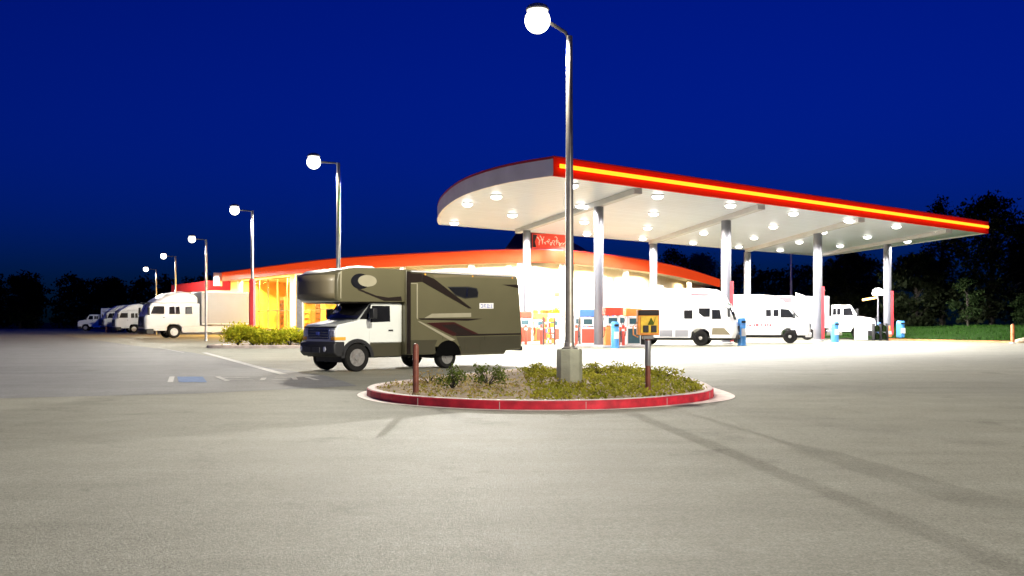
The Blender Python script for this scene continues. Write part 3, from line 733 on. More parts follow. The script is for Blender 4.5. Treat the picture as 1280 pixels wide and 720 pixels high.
# front end
gr = MB().box(.80, .845, -.66, .66, 1.06, 1.42).build('grille', M['navy'], rv, .02)
bars = MB()
for k in range(4): bars.box(.846, .862, -.62, .62, 1.10 + k * .085, 1.125 + k * .085)
bars.build('grille_bar', M['chrome'], gr)
MB().box(.862, .875, -.10, .10, 1.19, 1.29).build('badge', M['logo_blue'], gr, .02)
MB().box(.50, .83, -.98, .98, 1.425, 1.47).build('hood_guard', M['black_plastic'], rv, .02)
bp = MB(); bp.loft([[(x, y, z) for x, z in ((.50, .50), (.50, .98), (fx_, .98), (fx_ + .06, .9), (fx_ + .06, .62), (fx_ - .06, .5))] for y, fx_ in ((-1.06, .82), (-.8, .98), (0, 1.05), (.8, .98), (1.06, .82))])
bpo = bp.build('bumper', M['black_plastic'], rv, .03)
MB().box(1.06, 1.105, -.5, .5, .62, .80).build('intake', M['grille'], bpo, .01)
for sd in (1, -1): MB().lathe([(.09, 0), (.085, .03), (0, .045)], (1.02, sd * .72, .74), 'x', 14).build('fog_lamp', M['lamp_clear'], bpo)
MB().box(-.4, .45, -.78, .78, .30, .62).build('engine_tray', M['black_plastic'], rv)
MB().box(-6.2, -.5, -.55, .55, .42, .62).build('chassis', M['black_plastic'], rv)
MB().tube([(-3.62, -.85, .4), (-3.62, .85, .4)], .07, 10).build('axle', M['black_plastic'], rv)
MB().tube([(0, -.85, .46), (0, .85, .46)], .06, 10).build('axle', M['black_plastic'], rv)
# coach side graphics, trim, windows on the driver side
def side(pts, name, m, d=.006, d0=.0015, par=rv): return MB().prism(pts, 'y', W + d0, W + d0 + d).build(name, M[m], par)
ar = [(-3.60 + .56 * math.cos(math.pi * k / 12), .44 + .54 * math.sin(math.pi * k / 12)) for k in range(13)]
side([(-3.0, .52), (-3.0, .505)] + [] and [] or ar, 'wheel_well_shade', 'shade_black', .012, .003)  # flat black half disc on the skirt, painted shade for the wheel recess
side([(-1.83, .53), (-1.83, 3.31), (-1.98, 3.31), (-1.98, .53)], 'edge_band', 'brown_band', .03)
side([(-1.985, 2.94), (-1.985, 3.26), (-2.46, 3.26), (-2.46, 2.98)], 'header_panel', 'brown_band', .010)
side([(-2.47, 3.25), (-2.98, 3.10), (-4.66, 2.10), (-4.5, 2.10), (-2.47, 2.98)], 'swoosh', 'brown_band', .008)
wd_ = side([(-3.62, 2.80), (-4.5, 2.83), (-4.86, 2.79), (-4.93, 2.66), (-4.9, 2.53), (-4.35, 2.48), (-3.98, 2.57)], 'side_window', 'dark_glass', .018)
side([(-4.42, 2.80), (-4.40, 2.50), (-4.44, 2.50), (-4.46, 2.80)], 'window_bar', 'chrome', .005, .0205, wd_)
side([(-2.56, 1.745), (-2.9, 1.90), (-4.63, 1.94), (-4.63, 1.79), (-2.75, 1.755)], 'light_flash', 'sand', .008)
side([(-2.32, 1.74), (-5.15, 1.735), (-4.5, 1.66), (-2.4, 1.69)], 'pinstripe', 'brown_band', .005)
side([(-2.66, 1.58), (-3.86, 1.61), (-5.02, 1.17), (-3.79, 1.13)], 'arrow_flash', 'maroon', .008)
side([(-3.3, 1.50), (-3.9, 1.54), (-4.7, 1.2), (-4.0, 1.19)], 'arrow_core', 'brown_band', .003, .0105)
side([(-2.28, 1.64), (-2.40, 1.63), (-3.90, 1.00), (-3.74, .95)], 'pale_flash', 'sand', .006)
side([(-2.24, 1.745), (-2.24, 2.92), (-2.285, 2.92), (-2.285, 1.70)], 'seam', 'sand', .012)
side([(-2.285, 2.93), (-2.24, 2.93), (-1.99, 2.93), (-1.99, 2.90), (-2.285, 2.90)], 'seam', 'sand', .012)
side([(-1.99, 1.0), (-1.99, .54), (-3.05, .54), (-3.02, .80), (-3.12, 1.0)], 'lower_panel', 'olive_dark', .007)
side([(-3.95, 1.12), (-7.02, 1.15), (-7.03, 1.20), (-3.9, 1.18)], 'belt_trim', 'brown_band', .014)
side([(-4.16, .50), (-4.16, .70), (-4.0, 1.0), (-3.97, 1.08), (-6.98, 1.11), (-7.0, .66), (-6.3, .62), (-6.24, .50)], 'skirt_panel', 'olive_dark', .007)
for x in (-4.9, -5.6): side([(x, .56), (x, .98), (x + .56, .98), (x + .56, .56)], 'locker_door', 'olive_dark', .006, .0095)
side([(-6.1, 2.98), (-6.95, 2.86), (-6.9, 3.0)], 'swoosh', 'brown_band', .006)
side([(-2.9, 3.22), (-3.9, 3.28), (-6.8, 3.26), (-6.8, 3.20), (-4.2, 3.20), (-3.0, 3.14)], 'roof_stripe', 'olive_mid', .006)
for xs in (-3.35, -5.25): side([(xs, .80 if xs < -4.2 else 1.02), (xs, 1.11), (xs - .012, 1.11), (xs - .012, .80 if xs < -4.2 else 1.02)], 'panel_seam', 'brown_band', .003, .0085)
side([(-2.0, 3.30), (-2.0, 3.345), (-6.80, 3.325), (-6.80, 3.28)], 'awning_rail', 'canopy_beam', .05)
for xs in (-2.6, -4.7, -6.6): MB().lathe([(.035, 0), (.03, .02), (0, .025)], (xs, W, 3.24), 'y', 10).build('marker_light', M['amber'], rv)
side([(-3.57, 2.84), (-4.5, 2.87), (-4.90, 2.82), (-4.97, 2.66), (-4.94, 2.49), (-4.35, 2.44), (-3.93, 2.54)], 'window_frame', 'black_plastic', .008, .001, wd_)
lg = side([(-5.02, 2.09), (-5.02, 2.29), (-5.68, 2.30), (-5.68, 2.10)], 'logo_plate', 'trim_white', .006)
lo = MB(); yy = W + .0095
for (x, z, pts) in ((-5.12, 2.19, [(.04, .05), (-.03, .06), (-.05, 0), (-.03, -.06), (.04, -.05)]), (-5.28, 2.19, [(.05, -.06), (.05, .06), (-.04, .05), (.02, 0), (-.05, -.06)]),
                  (-5.44, 2.19, [(.05, -.06), (.05, .06), (-.05, .03), (.0, 0), (-.05, -.05), (.05, -.06)]), (-5.58, 2.19, [(.04, .05), (-.04, .05), (.03, -.0), (-.04, -.05), (.04, -.05)])):
    lo.tube([(x + a_, yy, z + b__) for a_, b__ in pts], .013, 5)
lo.build('logo', M['logo_blue'], lg)
# bunk side window and stripe
def bs(pts, name, m, d=.006, d0=.002, par=rv): return MB().prism(pts, 'y', 1.17 + d0, 1.17 + d0 + d).build(name, M[m], par)
el = lambda cx_, cz, rx, rz: [(cx_ + rx * math.cos(2 * math.pi * k / 24), cz + rz * math.sin(2 * math.pi * k / 24)) for k in range(24)]
bw = bs(el(-.02, 2.93, .36, .25), 'bunk_window', 'dark_glass', .012)
bs(el(-.28, 2.95, .36, .19), 'window_reflection', 'sand', .008, .0145, bw)  # pale oval painting a reflection onto the bunk glass
bs([(.16, 2.76), (-.06, 2.66), (-.62, 2.48), (-1.1, 2.42), (-1.62, 2.47), (-1.66, 2.32), (-.95, 2.31), (-.45, 2.47), (.06, 2.64)], 'bunk_stripe', 'brown_band', .006)
bs([(.74, 3.22), (.74, 2.36), (.70, 2.36), (.68, 3.24)], 'nose_joint', 'sand', .006)
MB().box(-1.79, .70, -1.02, 1.02, 2.225, 2.278).build('bunk_base', M['brown_band'], rv)
# rear
for sd in (1, -1): MB().box(-7.16, -7.08, *sorted((sd * .95, sd * 1.12)), .80, 1.05).build('tail_light', M['red_plastic'], rv, .01)
MB().box(-7.22, -7.05, -1.1, 1.1, .55, .72).build('rear_bumper', M['black_plastic'], rv, .03)
MB().box(-7.03, -6.99, -.6, .6, 1.8, 2.5).build('rear_window', M['dark_glass'], rv, .02)

# ------------------------------------------------------------------ box truck (front axle at origin, +x forward)
def box_truck(label, loc, rz, scale, group, box=(-2.35, -6.2, 1.15, 3.95), boxm='white_box', fairing=True, stripe=False, hoodm='white_paint', wheel_back=True, cabover=False):
    t = thing('box_truck', label, 'truck', loc, rz, group, scale)
    x0, x1, z0, z1 = box
    cab = [(1.30, .62), (1.34, 1.15), (1.24, 1.72), (.95, 1.86), (-.10, 2.02), (-.62, 2.86), (-.75, 2.95), (-2.20, 2.95), (-2.20, .72), (-.64, .72), (-.60, .95), (-.38, 1.18), (.38, 1.18), (.60, .95), (.62, .62)]
    F = 0.0
    if cabover:
        F = 1.05
        cab = [(2.35, .62), (2.42, 1.15), (2.38, 1.80), (2.30, 1.98), (1.95, 2.86), (1.80, 2.97), (-2.20, 2.97), (-2.20, .45), (-.66, .45), (-.60, .95), (-.38, 1.18), (.38, 1.18), (.60, .95), (.62, .62)]
    rings = []
    for yy, f in ((-1.15, .94), (-1.05, 1), (0, 1.02), (1.05, 1), (1.15, .94)):
        rings.append([(x * (f if x > 0 else 1), yy * (1 - .05 * max(0, (z - 2))), z) for x, z in cab])
    MB().loft(rings).build('cab', M[hoodm], t, .05, 2)
    if fairing:
        fp = [(-.60, 2.98), (-.85, 3.25), (-1.55, 3.78), (-2.2, 4.02), (-2.2, 2.98)] if not cabover else [(1.75, 2.98), (1.5, 3.22), (.5, 3.80), (-.6, 4.0), (-1.5, 3.86), (-2.0, 3.5), (-2.0, 2.98)]
        MB().loft([[(x - (.25 if abs(yy) > 1 else 0) * (1 if x > -1.9 else 0), yy, z - (.12 if abs(yy) > 1 and z > 3 else 0)) for x, z in fp] for yy in (-1.12, -.95, 0, .95, 1.12)]).build('roof_fairing', M[hoodm], t, .06, 2)
        MB().box(-1.06 + 2.7 * (F > 0), -.70 + 2.95 * (F > 0), -.9, .9, 2.985, 3.03).build('sun_visor', M['black_plastic'], t, .02)
    ws_ = MB(); w0, w1 = ((-.10, 2.07), (-.60, 2.84)) if not cabover else ((2.30, 2.05), (1.98, 2.84))
    ws_.loft([[(w0[0] - (.13 if y and cabover else 0), y, w0[1]), (w1[0] - (.12 if y and cabover else 0), y * .95, w1[1])] for y in (-1.02, 0, 1.02)], cap=False, closed=False)
    o = ws_.build('windscreen', M['dark_glass'], t); m_ = o.modifiers.new('skin', 'SOLIDIFY'); m_.thickness = .025; m_.offset = 1
    for sd in (1, -1):
        y = sd * 1.15
        if cabover:
            d = MB().prism([(2.05, .80), (2.0, 1.9), (1.72, 2.78), (.72, 2.78), (.72, .80)], 'y', *sorted((y - sd * .06, y + sd * .012))).build('cab_door', M[hoodm], t)
            MB().prism([(1.94, 2.05), (1.68, 2.70), (.82, 2.70), (.82, 2.05)], 'y', *sorted((y - sd * .05, y + sd * .02))).build('door_window', M['dark_glass'], d)
            MB().box(.78, .94, *sorted((y, y + sd * .04)), 1.72, 1.77).build('door_handle', M['black_plastic'], d)
            for xa, wq in ((.40, .42), (-.15, .30), (-.95, .55)):
                MB().prism([(xa, 2.05), (xa, 2.66), (xa - wq, 2.70), (xa - wq - .04, 2.05)], 'y', *sorted((y - sd * .05, y + sd * .015))).build('rear_window', M['dark_glass'], t)
            MB().box(-6.6, -.72, *sorted((sd * 1.02, sd * 1.16)), .48, 1.02).build('side_skirt', M[hoodm], t, .03)
        else:
            d = MB().prism([(-.5, .95), (-.42, 1.9), (-.66, 2.74), (-1.34, 2.74), (-1.34, .95)], 'y', *sorted((y - sd * .06, y + sd * .012))).build('cab_door', M[hoodm], t)
            MB().prism([(-.46, 2.06), (-.66, 2.68), (-1.26, 2.68), (-1.26, 2.06)], 'y', *sorted((y - sd * .05, y + sd * .02))).build('door_window', M['dark_glass'], d)
            MB().box(-1.28, -1.12, *sorted((y, y + sd * .04)), 1.82, 1.87).build('door_handle', M['black_plastic'], d)
            for xa in (-1.48, -1.82):
                MB().prism([(xa, 2.12), (xa - .02, 2.66), (xa - .26, 2.66), (xa - .28, 2.12)], 'y', *sorted((y - sd * .05, y + sd * .015))).build('rear_window', M['dark_glass'], t)
        fl = [(.60 * math.cos(math.pi * k / 12), .56 + .62 * math.sin(math.pi * k / 12)) for k in range(13)]
        MB().prism(fl, 'y', *sorted((y - sd * .30, y - sd * .012))).build('wheel_well_shade', M['shade_black'], t)
        wheel(t, 0, sd * 1.02, .53, .30, sd)
        if wheel_back: wheel(t, x1 + 1.25, sd * .98, .53, .42, sd)
        MB().box(1.02 + F, 1.31 + F, *sorted((sd * .72, sd * 1.10)), 1.18 - F * .25, 1.52 - F * .25).build('headlight', M['lamp_clear'], t, .04)
        mi = MB().box(-.22 + F * 2.2, -.08 + F * 2.2, *sorted((sd * 1.3, sd * 1.55)), 1.95, 2.6).build('mirror', M['black_plastic'], t, .03)
        MB().tube([(-.3 + F * 2.2, sd * 1.05, 2.1), (-.16 + F * 2.2, sd * 1.34, 2.1)], .025, 6).build('mirror_arm', M['black_plastic'], mi)
        if not cabover: MB().lathe([(0, -2.6), (.30, -2.58), (.30, -1.35), (0, -1.33)], (0, sd * .92, .68), 'x', 16).build('fuel_tank', M['chrome'], t)
    g_ = MB().box(1.22 + F, 1.40 + F * 1.0, -.78, .78, .92, 1.84).build('grille', M['grille'], t, .03)
    br = MB()
    for k in range(7): br.box(1.402 + F, 1.416 + F, -.62, .62, 1.04 + k * .095, 1.075 + k * .095)
    br.build('grille_bar', M['chrome'], g_)
    MB().loft([[(x, y, z) for x, z in ((.65 + F, .36), (.65 + F, .80), (fx_ + F, .80), (fx_ + .06 + F, .7), (fx_ + .06 + F, .46), (fx_ + F, .36))] for y, fx_ in ((-1.2, 1.15), (-.9, 1.38), (0, 1.44), (.9, 1.38), (1.2, 1.15))]).build('bumper', M['black_plastic'], t, .02)
    MB().box(x1 + .1, .6, -.45, .45, .62, .90).build('chassis', M['black_plastic'], t)
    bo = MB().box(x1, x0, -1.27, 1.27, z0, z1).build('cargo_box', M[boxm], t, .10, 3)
    for z in (z0 + .03, z1 - .12):
        for sd in (1, -1): MB().box(x1 + .12, x0 - .12, *sorted((sd * 1.271, sd * 1.285)), z, z + .09).build('side_rail', M['canopy_beam'], bo)
    if stripe:
        sr = MB()
        for sd in (1, -1): sr.box(x1 + .13, x0 - .13, *sorted((sd * 1.271, sd * 1.28)), z1 - .62, z1 - .2)
        sr.build('stripe', M['red_stripe'], bo)
    MB().box(x1 - .12, x1 + .2, -1.2, 1.2, .45, .58).build('rear_guard', M['black_plastic'], t)
    MB().box(x1 + .3, x1 + .34, -1.2, 1.2, .35, 1.0).build('mud_flap', M['black_plastic'], t)
    return t
TG = 'white trucks parked in a row at the left'
hl_ = math.atan2(-.40, -.92)
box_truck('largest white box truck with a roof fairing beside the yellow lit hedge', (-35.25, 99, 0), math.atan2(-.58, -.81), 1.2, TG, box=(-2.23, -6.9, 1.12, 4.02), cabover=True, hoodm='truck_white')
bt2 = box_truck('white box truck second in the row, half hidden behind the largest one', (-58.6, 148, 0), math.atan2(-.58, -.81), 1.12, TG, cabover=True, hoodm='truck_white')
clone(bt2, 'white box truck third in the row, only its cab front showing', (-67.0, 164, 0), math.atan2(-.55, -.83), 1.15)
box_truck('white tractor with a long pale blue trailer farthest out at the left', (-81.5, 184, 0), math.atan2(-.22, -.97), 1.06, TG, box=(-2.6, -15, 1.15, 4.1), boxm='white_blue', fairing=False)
# dark pallet stack by the second truck
t = thing('pallet_stack', 'low brown pallet stack in front of the second white truck', 'pallets', (-63.8, 153, 0), .3, None, .7)
dk = MB()
for k in range(6): dk.box(-1.2, 1.2, -1, 1, .02 + k * .22, .16 + k * .22)
dk.build('decks', M['rust'], t)
bl = MB()
for k in range(5):
    for x in (-1, 0, 1): bl.box(x - .1, x + .1, -.9, .9, .161 + k * .22, .239 + k * .22)
bl.build('blocks', M['rust'], t)
RG = 'white vehicles parked under the fuel canopy'
hr_ = math.atan2(-.30, .95)
mh = thing('coach', 'long white motor coach under the canopy just right of the orange boxed post', 'motor coach', (13.2, 66.5, 0), hr_, RG, 1.06)
cp = [(2.25, .50), (2.36, .9), (2.30, 1.35), (2.16, 1.62), (1.72, 2.75), (1.45, 3.35), (1.0, 3.62), (.2, 3.72), (-5.1, 3.74), (-5.35, 3.6), (-5.42, 2.2), (-5.35, .62), (-4.15, .62), (-4.1, .9), (-3.85, 1.08), (-3.35, 1.08), (-3.1, .9), (-3.05, .50), (-.6, .50), (-.54, .9), (-.27, 1.08), (.27, 1.08), (.54, .9), (.6, .50)]
MB().loft([[(x - ins * (1 if x > 1 else 0), yy, z - (ins * .3 if z > 3 else 0)) for x, z in cp] for yy, ins in ((-1.22, .30), (-1.05, .05), (0, 0), (1.05, .05), (1.22, .30))]).build('coach_body', M['white_paint'], mh, .05, 2)
o = MB().loft([[(2.165 - (.14 if abs(y) > .9 else 0), y, 1.68), (1.755 - (.14 if abs(y) > .9 else 0), y * .97, 2.74)] for y in (-1.04, -.85, .85, 1.04)], cap=False, closed=False).build('windscreen', M['dark_glass'], mh)
m_ = o.modifiers.new('skin', 'SOLIDIFY'); m_.thickness = .03; m_.offset = 1
for sd in (1, -1):
    y = 1.22 * sd
    for pts in ([(1.32, 1.72), (1.22, 2.32), (.72, 2.32), (.72, 1.72)], [(.60, 1.86), (.60, 2.42), (-.1, 2.42), (-.1, 2.1), (.2, 1.86)], [(-.5, 1.74), (-.5, 2.3), (-1.05, 2.3), (-1.05, 1.74)]):
        MB().prism(pts, 'y', *sorted((y - sd * .04, y + sd * .012))).build('side_window', M['dark_glass'], mh, .01)
    MB().prism([(.9, 3.30), (-.6, 3.34), (-.6, 3.24), (.4, 3.22)], 'y', *sorted((y, y + sd * .008))).build('red_flash', M['red_stripe'], mh)
    MB().prism([(1.9, .72), (1.5, 1.16), (.75, 1.16), (.70, .72)], 'y', *sorted((y, y + sd * .010))).build('grey_flash', M['olive_mid'], mh)
    MB().box(-5.3, .6, *sorted((y, y + sd * .012)), 1.12, 1.2).build('belt_trim', M['canopy_beam'], mh)
    for x in (-1.2, -2.2): MB().box(x - .42, x + .42, *sorted((y, y + sd * .01)), .58, 1.02).build('locker_door', M['white_box'], mh)
    MB().box(1.98, 2.30, *sorted((sd * .62, sd * .98)), 1.0, 1.3).build('headlight', M['lamp_clear'], mh, .04)
    mi = MB().box(1.72, 1.88, *sorted((sd * 1.36, sd * 1.58)), 1.85, 2.4).build('mirror', M['black_plastic'], mh, .03)
    MB().tube([(1.5, sd * 1.18, 2.5), (1.8, sd * 1.44, 2.36)], .025, 6).build('mirror_arm', M['black_plastic'], mi)
    wheel(mh, 0, sd * 1.06, .50, .28, sd); wheel(mh, -3.6, sd * 1.06, .50, .28, sd)
MB().box(2.2, 2.385, -.55, .55, .9, 1.3).build('grille', M['grille'], mh, .03)
MB().box(1.8, 2.42, -1.05, 1.05, .42, .72).build('bumper', M['black_plastic'], mh, .06)
MB().box(-5.2, 1.9, -.7, .7, .36, .52).build('chassis', M['black_plastic'], mh)
MB().box(-3.4, -2.6, -.4, .4, 3.742, 3.95).build('air_conditioner', M['trim_white'], mh, .06)
box_truck('white truck farthest right under the canopy, its hood at the last column', (31.6, 87.5, 0), hr_, 1.08, RG, box=(-2.35, -5.4, 1.0, 3.7), fairing=False)
box_truck('white truck with red roof stripe and domed fairing behind the rounded van', (33.5, 104, 0), hr_, 1.2, RG, box=(-2.35, -7.0, 1.0, 3.75), stripe=True)
# rounded high-roof van
vn = thing('high_roof_van', 'rounded white high roof van with red side stripe parked beneath the canopy', 'van', (21.6, 74.5, 0), hr_, RG, 1.12)
vp = [(1.30, .55), (1.36, 1.0), (1.25, 1.45), (.90, 1.62), (.55, 1.72), (-.05, 2.45), (-.5, 2.95), (-1.2, 3.28), (-2.2, 3.36), (-4.6, 3.32), (-4.95, 3.1), (-5.05, 2.0), (-5.05, .55)] 
vp = vp + [(-4.05, .55), (-4.0, .8), (-3.75, 1.0), (-3.25, 1.0), (-3.0, .8), (-2.95, .55), (-.58, .55), (-.52, .85), (-.25, 1.03), (.25, 1.03), (.52, .85), (.58, .55)]
MB().loft([[(x - ins * .6 * (1 if x > .4 else 0), yy * (1 - .045 * max(0, z - 1.6)), z) for x, z in vp] for yy, ins in ((-1.08, .22), (-.95, .05), (0, 0), (.95, .05), (1.08, .22))]).build('van_body', M['white_paint'], vn, .05, 2)
o = MB().loft([[(.53, y, 1.76), (-.03, y * .95, 2.46)] for y in (-.92, 0, .92)], cap=False, closed=False).build('windscreen', M['dark_glass'], vn)
m_ = o.modifiers.new('skin', 'SOLIDIFY'); m_.thickness = .03; m_.offset = 1
for sd in (1, -1):
    y = 1.07 * sd
    MB().prism([(.36, 1.75), (-.1, 2.32), (-.62, 2.36), (-.62, 1.75)], 'y', *sorted((y - sd * .06, y + sd * .012))).build('door_window', M['dark_glass'], vn)
    for xa in (-.75, -1.25): MB().prism([(xa, 1.85), (xa, 2.3), (xa - .34, 2.3), (xa - .34, 1.85)], 'y', *sorted((y - sd * .06, y + sd * .010))).build('side_window', M['dark_glass'], vn)
    s_ = MB(); r_ = random.Random(9); x = -1.2
    while x > -4.2:
        ww = r_.uniform(.08, .26); s_.box(x - ww, x, *sorted((y + sd * .013, y + sd * .02)), 1.16, 1.16 + r_.choice((.12, .16, .2))); x -= ww + r_.choice((.04, .04, .14))
    s_.build('red_lettering', M['red_stripe'], vn)
    MB().box(.98, 1.30, *sorted((sd * .60, sd * .9)), 1.1, 1.38).build('headlight', M['lamp_clear'], vn, .04)
    wheel(vn, 0, sd * .95, .46, .26, sd); wheel(vn, -3.5, sd * .95, .46, .26, sd)
    mi = MB().box(.2, .34, *sorted((sd * 1.16, sd * 1.36)), 1.7, 2.05).build('mirror', M['black_plastic'], vn, .03)
MB().box(1.22, 1.375, -.52, .52, .92, 1.34).build('grille', M['grille'], vn, .03)
MB().box(1.0, 1.42, -1.0, 1.0, .42, .72).build('bumper', M['canopy_beam'], vn, .06)
MB().box(-4.9, .9, -.6, .6, .38, .56).build('chassis', M['black_plastic'], vn)

# ------------------------------------------------------------------ pumps, bins, small forecourt things
PG = 'fuel pumps under the canopy'
def pump(label, x, y, rz, top, door, h=2.4, low='pump_white'):
    t = thing('fuel_pump', label, 'fuel pump', (x, y, 0), rz, PG)
    MB().box(-.75, .75, -.5, .5, 0, .16).build('plinth', M['canopy_beam'], t, .03)
    MB().box(-.48, .48, -.27, .27, .163, h * .52).build('cabinet', M[low], t, .03)
    MB().box(-.40, .40, -.285, -.271, .26, h * .48).build('door_panel', M[door], t, .01)
    for sx in (-1, 1): MB().box(sx * .44 - .05, sx * .44 + .05, -.2, .2, h * .52 + .003, h * .80).build('pillar', M['pump_white'], t, .02)
    MB().box(-.38, .38, -.22, .22, h * .55, h * .78).build('display_housing', M['pump_white'], t, .02)
    MB().box(-.28, .28, -.235, -.221, h * .60, h * .74).build('screen', M['screen'], t)
    MB().box(-.54, .54, -.30, .30, h * .80 + .003, h).build('top_sign', M[top], t, .04)
    for sx in (-1, 1):
        MB().tube([(sx * .50, -.05, h * .78), (sx * .66, -.1, h * .55), (sx * .64, -.12, h * .25), (sx * .54, -.12, h * .3), (sx * .52, -.12, h * .42)], .022, 8).build('hose', M['black_plastic'], t)
        MB().box(sx * .52 - .05, sx * .52 + .05, -.2, -.05, h * .42, h * .52).build('nozzle', M['pump_red'], t, .02)
    return t
pump('red topped fuel pump right beside the back canopy column', 2.15, 73, R(20), 'pump_orange', 'pump_red', 2.3, 'pump_orange')
pump('fuel pump with red door just left of the lamp pedestal', 3.2, 74.5, R(15), 'pump_white', 'pump_red', 2.3)
pump('grey and white fuel pump just right of the lamp pole', 4.75, 68, R(10), 'pump_white', 'screen', 2.5)
pump('fuel pump with a blue door left of the front canopy column', 5.5, 67, R(10), 'pump_red', 'pump_blue', 2.5)
pump('orange fuel pump standing right against the front canopy column', 6.3, 60.6, R(12), 'pump_red', 'pump_orange', 2.55, 'pump_orange')
pump('fuel pump with a red and teal top behind the blue service bin', 7.45, 65, R(8), 'pump_red', 'screen', 2.6)
pump('fuel pump with an orange front behind the orange boxed post', 8.6, 69, R(8), 'pump_white', 'pump_orange', 2.5)
pump('red fuel pump partly behind the motorhome tail', .9, 71.5, R(20), 'pump_red', 'pump_red', 2.4, 'pump_red')
BG = 'blue service bins by the pumps'
def bin_(label, x, y, h, wd, m='bin_blue'):
    t = thing('service_bin', label, 'service bin', (x, y, 0), R(15), BG)
    MB().lathe([(0, 0), (wd * .56, 0), (wd * .56, .06), (wd * .5, .08), (wd * .5, h * .74), (wd * .46, h * .76)], n=16).build('body', M[m], t)
    MB().lathe([(wd * .5, h * .762), (wd * .52, h * .8), (wd * .52, h * .92), (wd * .4, h), (0, h)], n=16).build('lid', M[m], t)
    MB().box(-wd * .28, wd * .28, -wd * .55, -wd * .46, h * .82, h * .9).build('flap', M['black_plastic'], t)
    MB().box(-wd * .3, wd * .3, -wd * .545, -wd * .46, h * .35, h * .62).build('label_panel', M['pump_white'], t)
    return t
bin_('pale blue service bin at the foot of the front canopy column', 6.42, 59.8, 1.65, .5)
bin_('deep blue service bin beside the pump left of the front column', 5.35, 65.4, 1.55, .42, 'pump_blue')
bin_('light blue service bin in front of the white box truck and the rounded van', 15.75, 65.8, 1.9, .55)
bin_('cyan service bin beside the third canopy column', 26.1, 77.6, 1.7, .62)
bin_('blue service bin standing right of the last canopy column by the grass', 35.3, 87.2, 1.75, .72)
bin_('small deep blue service bin touching the last canopy column', 34.2, 89.6, 1.6, .5, 'pump_blue')
t = thing('orange_tree', 'small round tree with orange leaves among the pumps left of the lamp pole', 'tree', (3.35, 76, 0))
MB().tube([(0, 0, 0), (.03, 0, 1.2), (0, .05, 2.2)], [.09, .07, .04], 8).build('trunk', M['bark'], t)
r_ = random.Random(4); cs = []
for k in range(26):
    d = Vector((r_.gauss(0, 1), r_.gauss(0, 1), r_.gauss(0, 1))).normalized() * r_.uniform(.3, .75); cs.append((d.x, d.y, 2.15 + d.z * .8))
MB().leaves(cs, 40, (.12, .12, .12), .15, r_).build('crown', M['leaf_orange'], t, smooth=False, fix=False)
pump('red and blue fuel pump half hidden by the front canopy column', 5.0, 62.8, R(-12), 'pump_blue', 'pump_red', 2.45)
pump('narrow gap fuel pump with white top seen left of the boxed post', 7.75, 61.8, R(14), 'pump_orange', 'screen', 2.5)
GP = 'red guard posts on the pump islands'
gp0 = thing('guard_post', 'slim red guard post just right of the motorhome tail', 'guard post', (1.0, 69, 0), 0, GP)
MB().lathe([(0, 0), (.10, 0), (.10, 1.35), (.08, 1.42), (0, 1.44)], n=14).build('post', M['pump_red'], gp0)
MB().lathe([(.104, 1.05), (.104, 1.2)], n=14).build('band', M['trim_white'], gp0)
for x, y, lb in ((2.15, 70, 'slim red guard post in front of the orange topped pump'), (2.85, 71, 'slim red guard post under the small orange tree'), (4.45, 66.4, 'slim red guard post touching the right edge of the lamp pole'),
                 (5.75, 63.4, 'slim red guard post left of the front canopy column'), (7.0, 60.4, 'slim red guard post right of the pale blue bin'), (8.35, 64.5, 'slim red guard post beside the boxed post')):
    clone(gp0, lb, (x, y, 0))
for x, y, h_, lb in ((2.65, 69.0, 2.0, 'merchandise rack of orange packs left of the lamp pole'), (6.95, 66.5, 2.3, 'merchandise rack of red and orange packs right of the front column'), (4.95, 64.6, 1.9, 'merchandise rack of mixed packs between the lamp pole and front column')):
    t = thing('merchandise_rack', lb, 'rack', (x, y, 0), R(10), 'merchandise racks by the pumps'); fr = MB()
    for sx in (-1, 1): fr.box(sx * .42 - .02, sx * .42 + .02, -.2, .2, 0, h_)
    for q in range(5): fr.box(-.40, .40, -.2, .2, .1 + q * h_ * .19, .12 + q * h_ * .19)
    fr.build('frame', M['grille'], t); r_ = random.Random(int(x * 10)); packs = {k: MB() for k in ('pump_red', 'pump_orange', 'pump_blue', 'yellow', 'trim_white')}
    for q in range(5):
        xx = -.38
        while xx < .28:
            ww = r_.uniform(.07, .16); k = r_.choice(list(packs)); packs[k].box(xx, xx + ww - .01, -.2, .1, .123 + q * h_ * .19, .123 + q * h_ * .19 + h_ * r_.uniform(.1, .16)); xx += ww
    for k, mb_ in packs.items():
        if mb_.v: struct(mb_.build('packs', M[k], t), 'stuff')
t = thing('ice_cabinet', 'white cabinet in front of the hood of the last canopy truck', 'cabinet', (30.4, 83.6, 0), R(-10))
MB().box(-.5, .5, -.4, .4, .06, 1.65).build('body', M['pump_white'], t, .03)
MB().box(-.44, .44, -.425, -.402, .2, 1.5).build('door', M['trim_white'], t, .015)
MB().box(.3, .34, -.46, -.427, .7, 1.1).build('handle', M['chrome'], t)
MB().box(-.52, .52, -.42, .42, 1.652, 1.75).build('lid', M['canopy_beam'], t, .02)
t = thing('tank_rack', 'dark green gas tank rack between the white cabinet and last column', 'rack', (32.3, 84.2, 0))
fr = MB()
for x in (-.6, 0, .6): fr.box(x - .03, x + .03, -.3, .3, 0, 1.5)
for z in (.05, .75, 1.45): fr.box(-.6, .6, -.3, .3, z, z + .04)
fr.build('frame', M['grille'], t)
for x in (-.3, .3):
    for z in (.1, .8): MB().lathe([(0, z), (.2, z), (.22, z + .1), (.22, z + .4), (.12, z + .52), (.06, z + .6), (0, z + .6)], (x, -.05, 0), n=14).build('gas_tank', M['leaf_mid'], t)
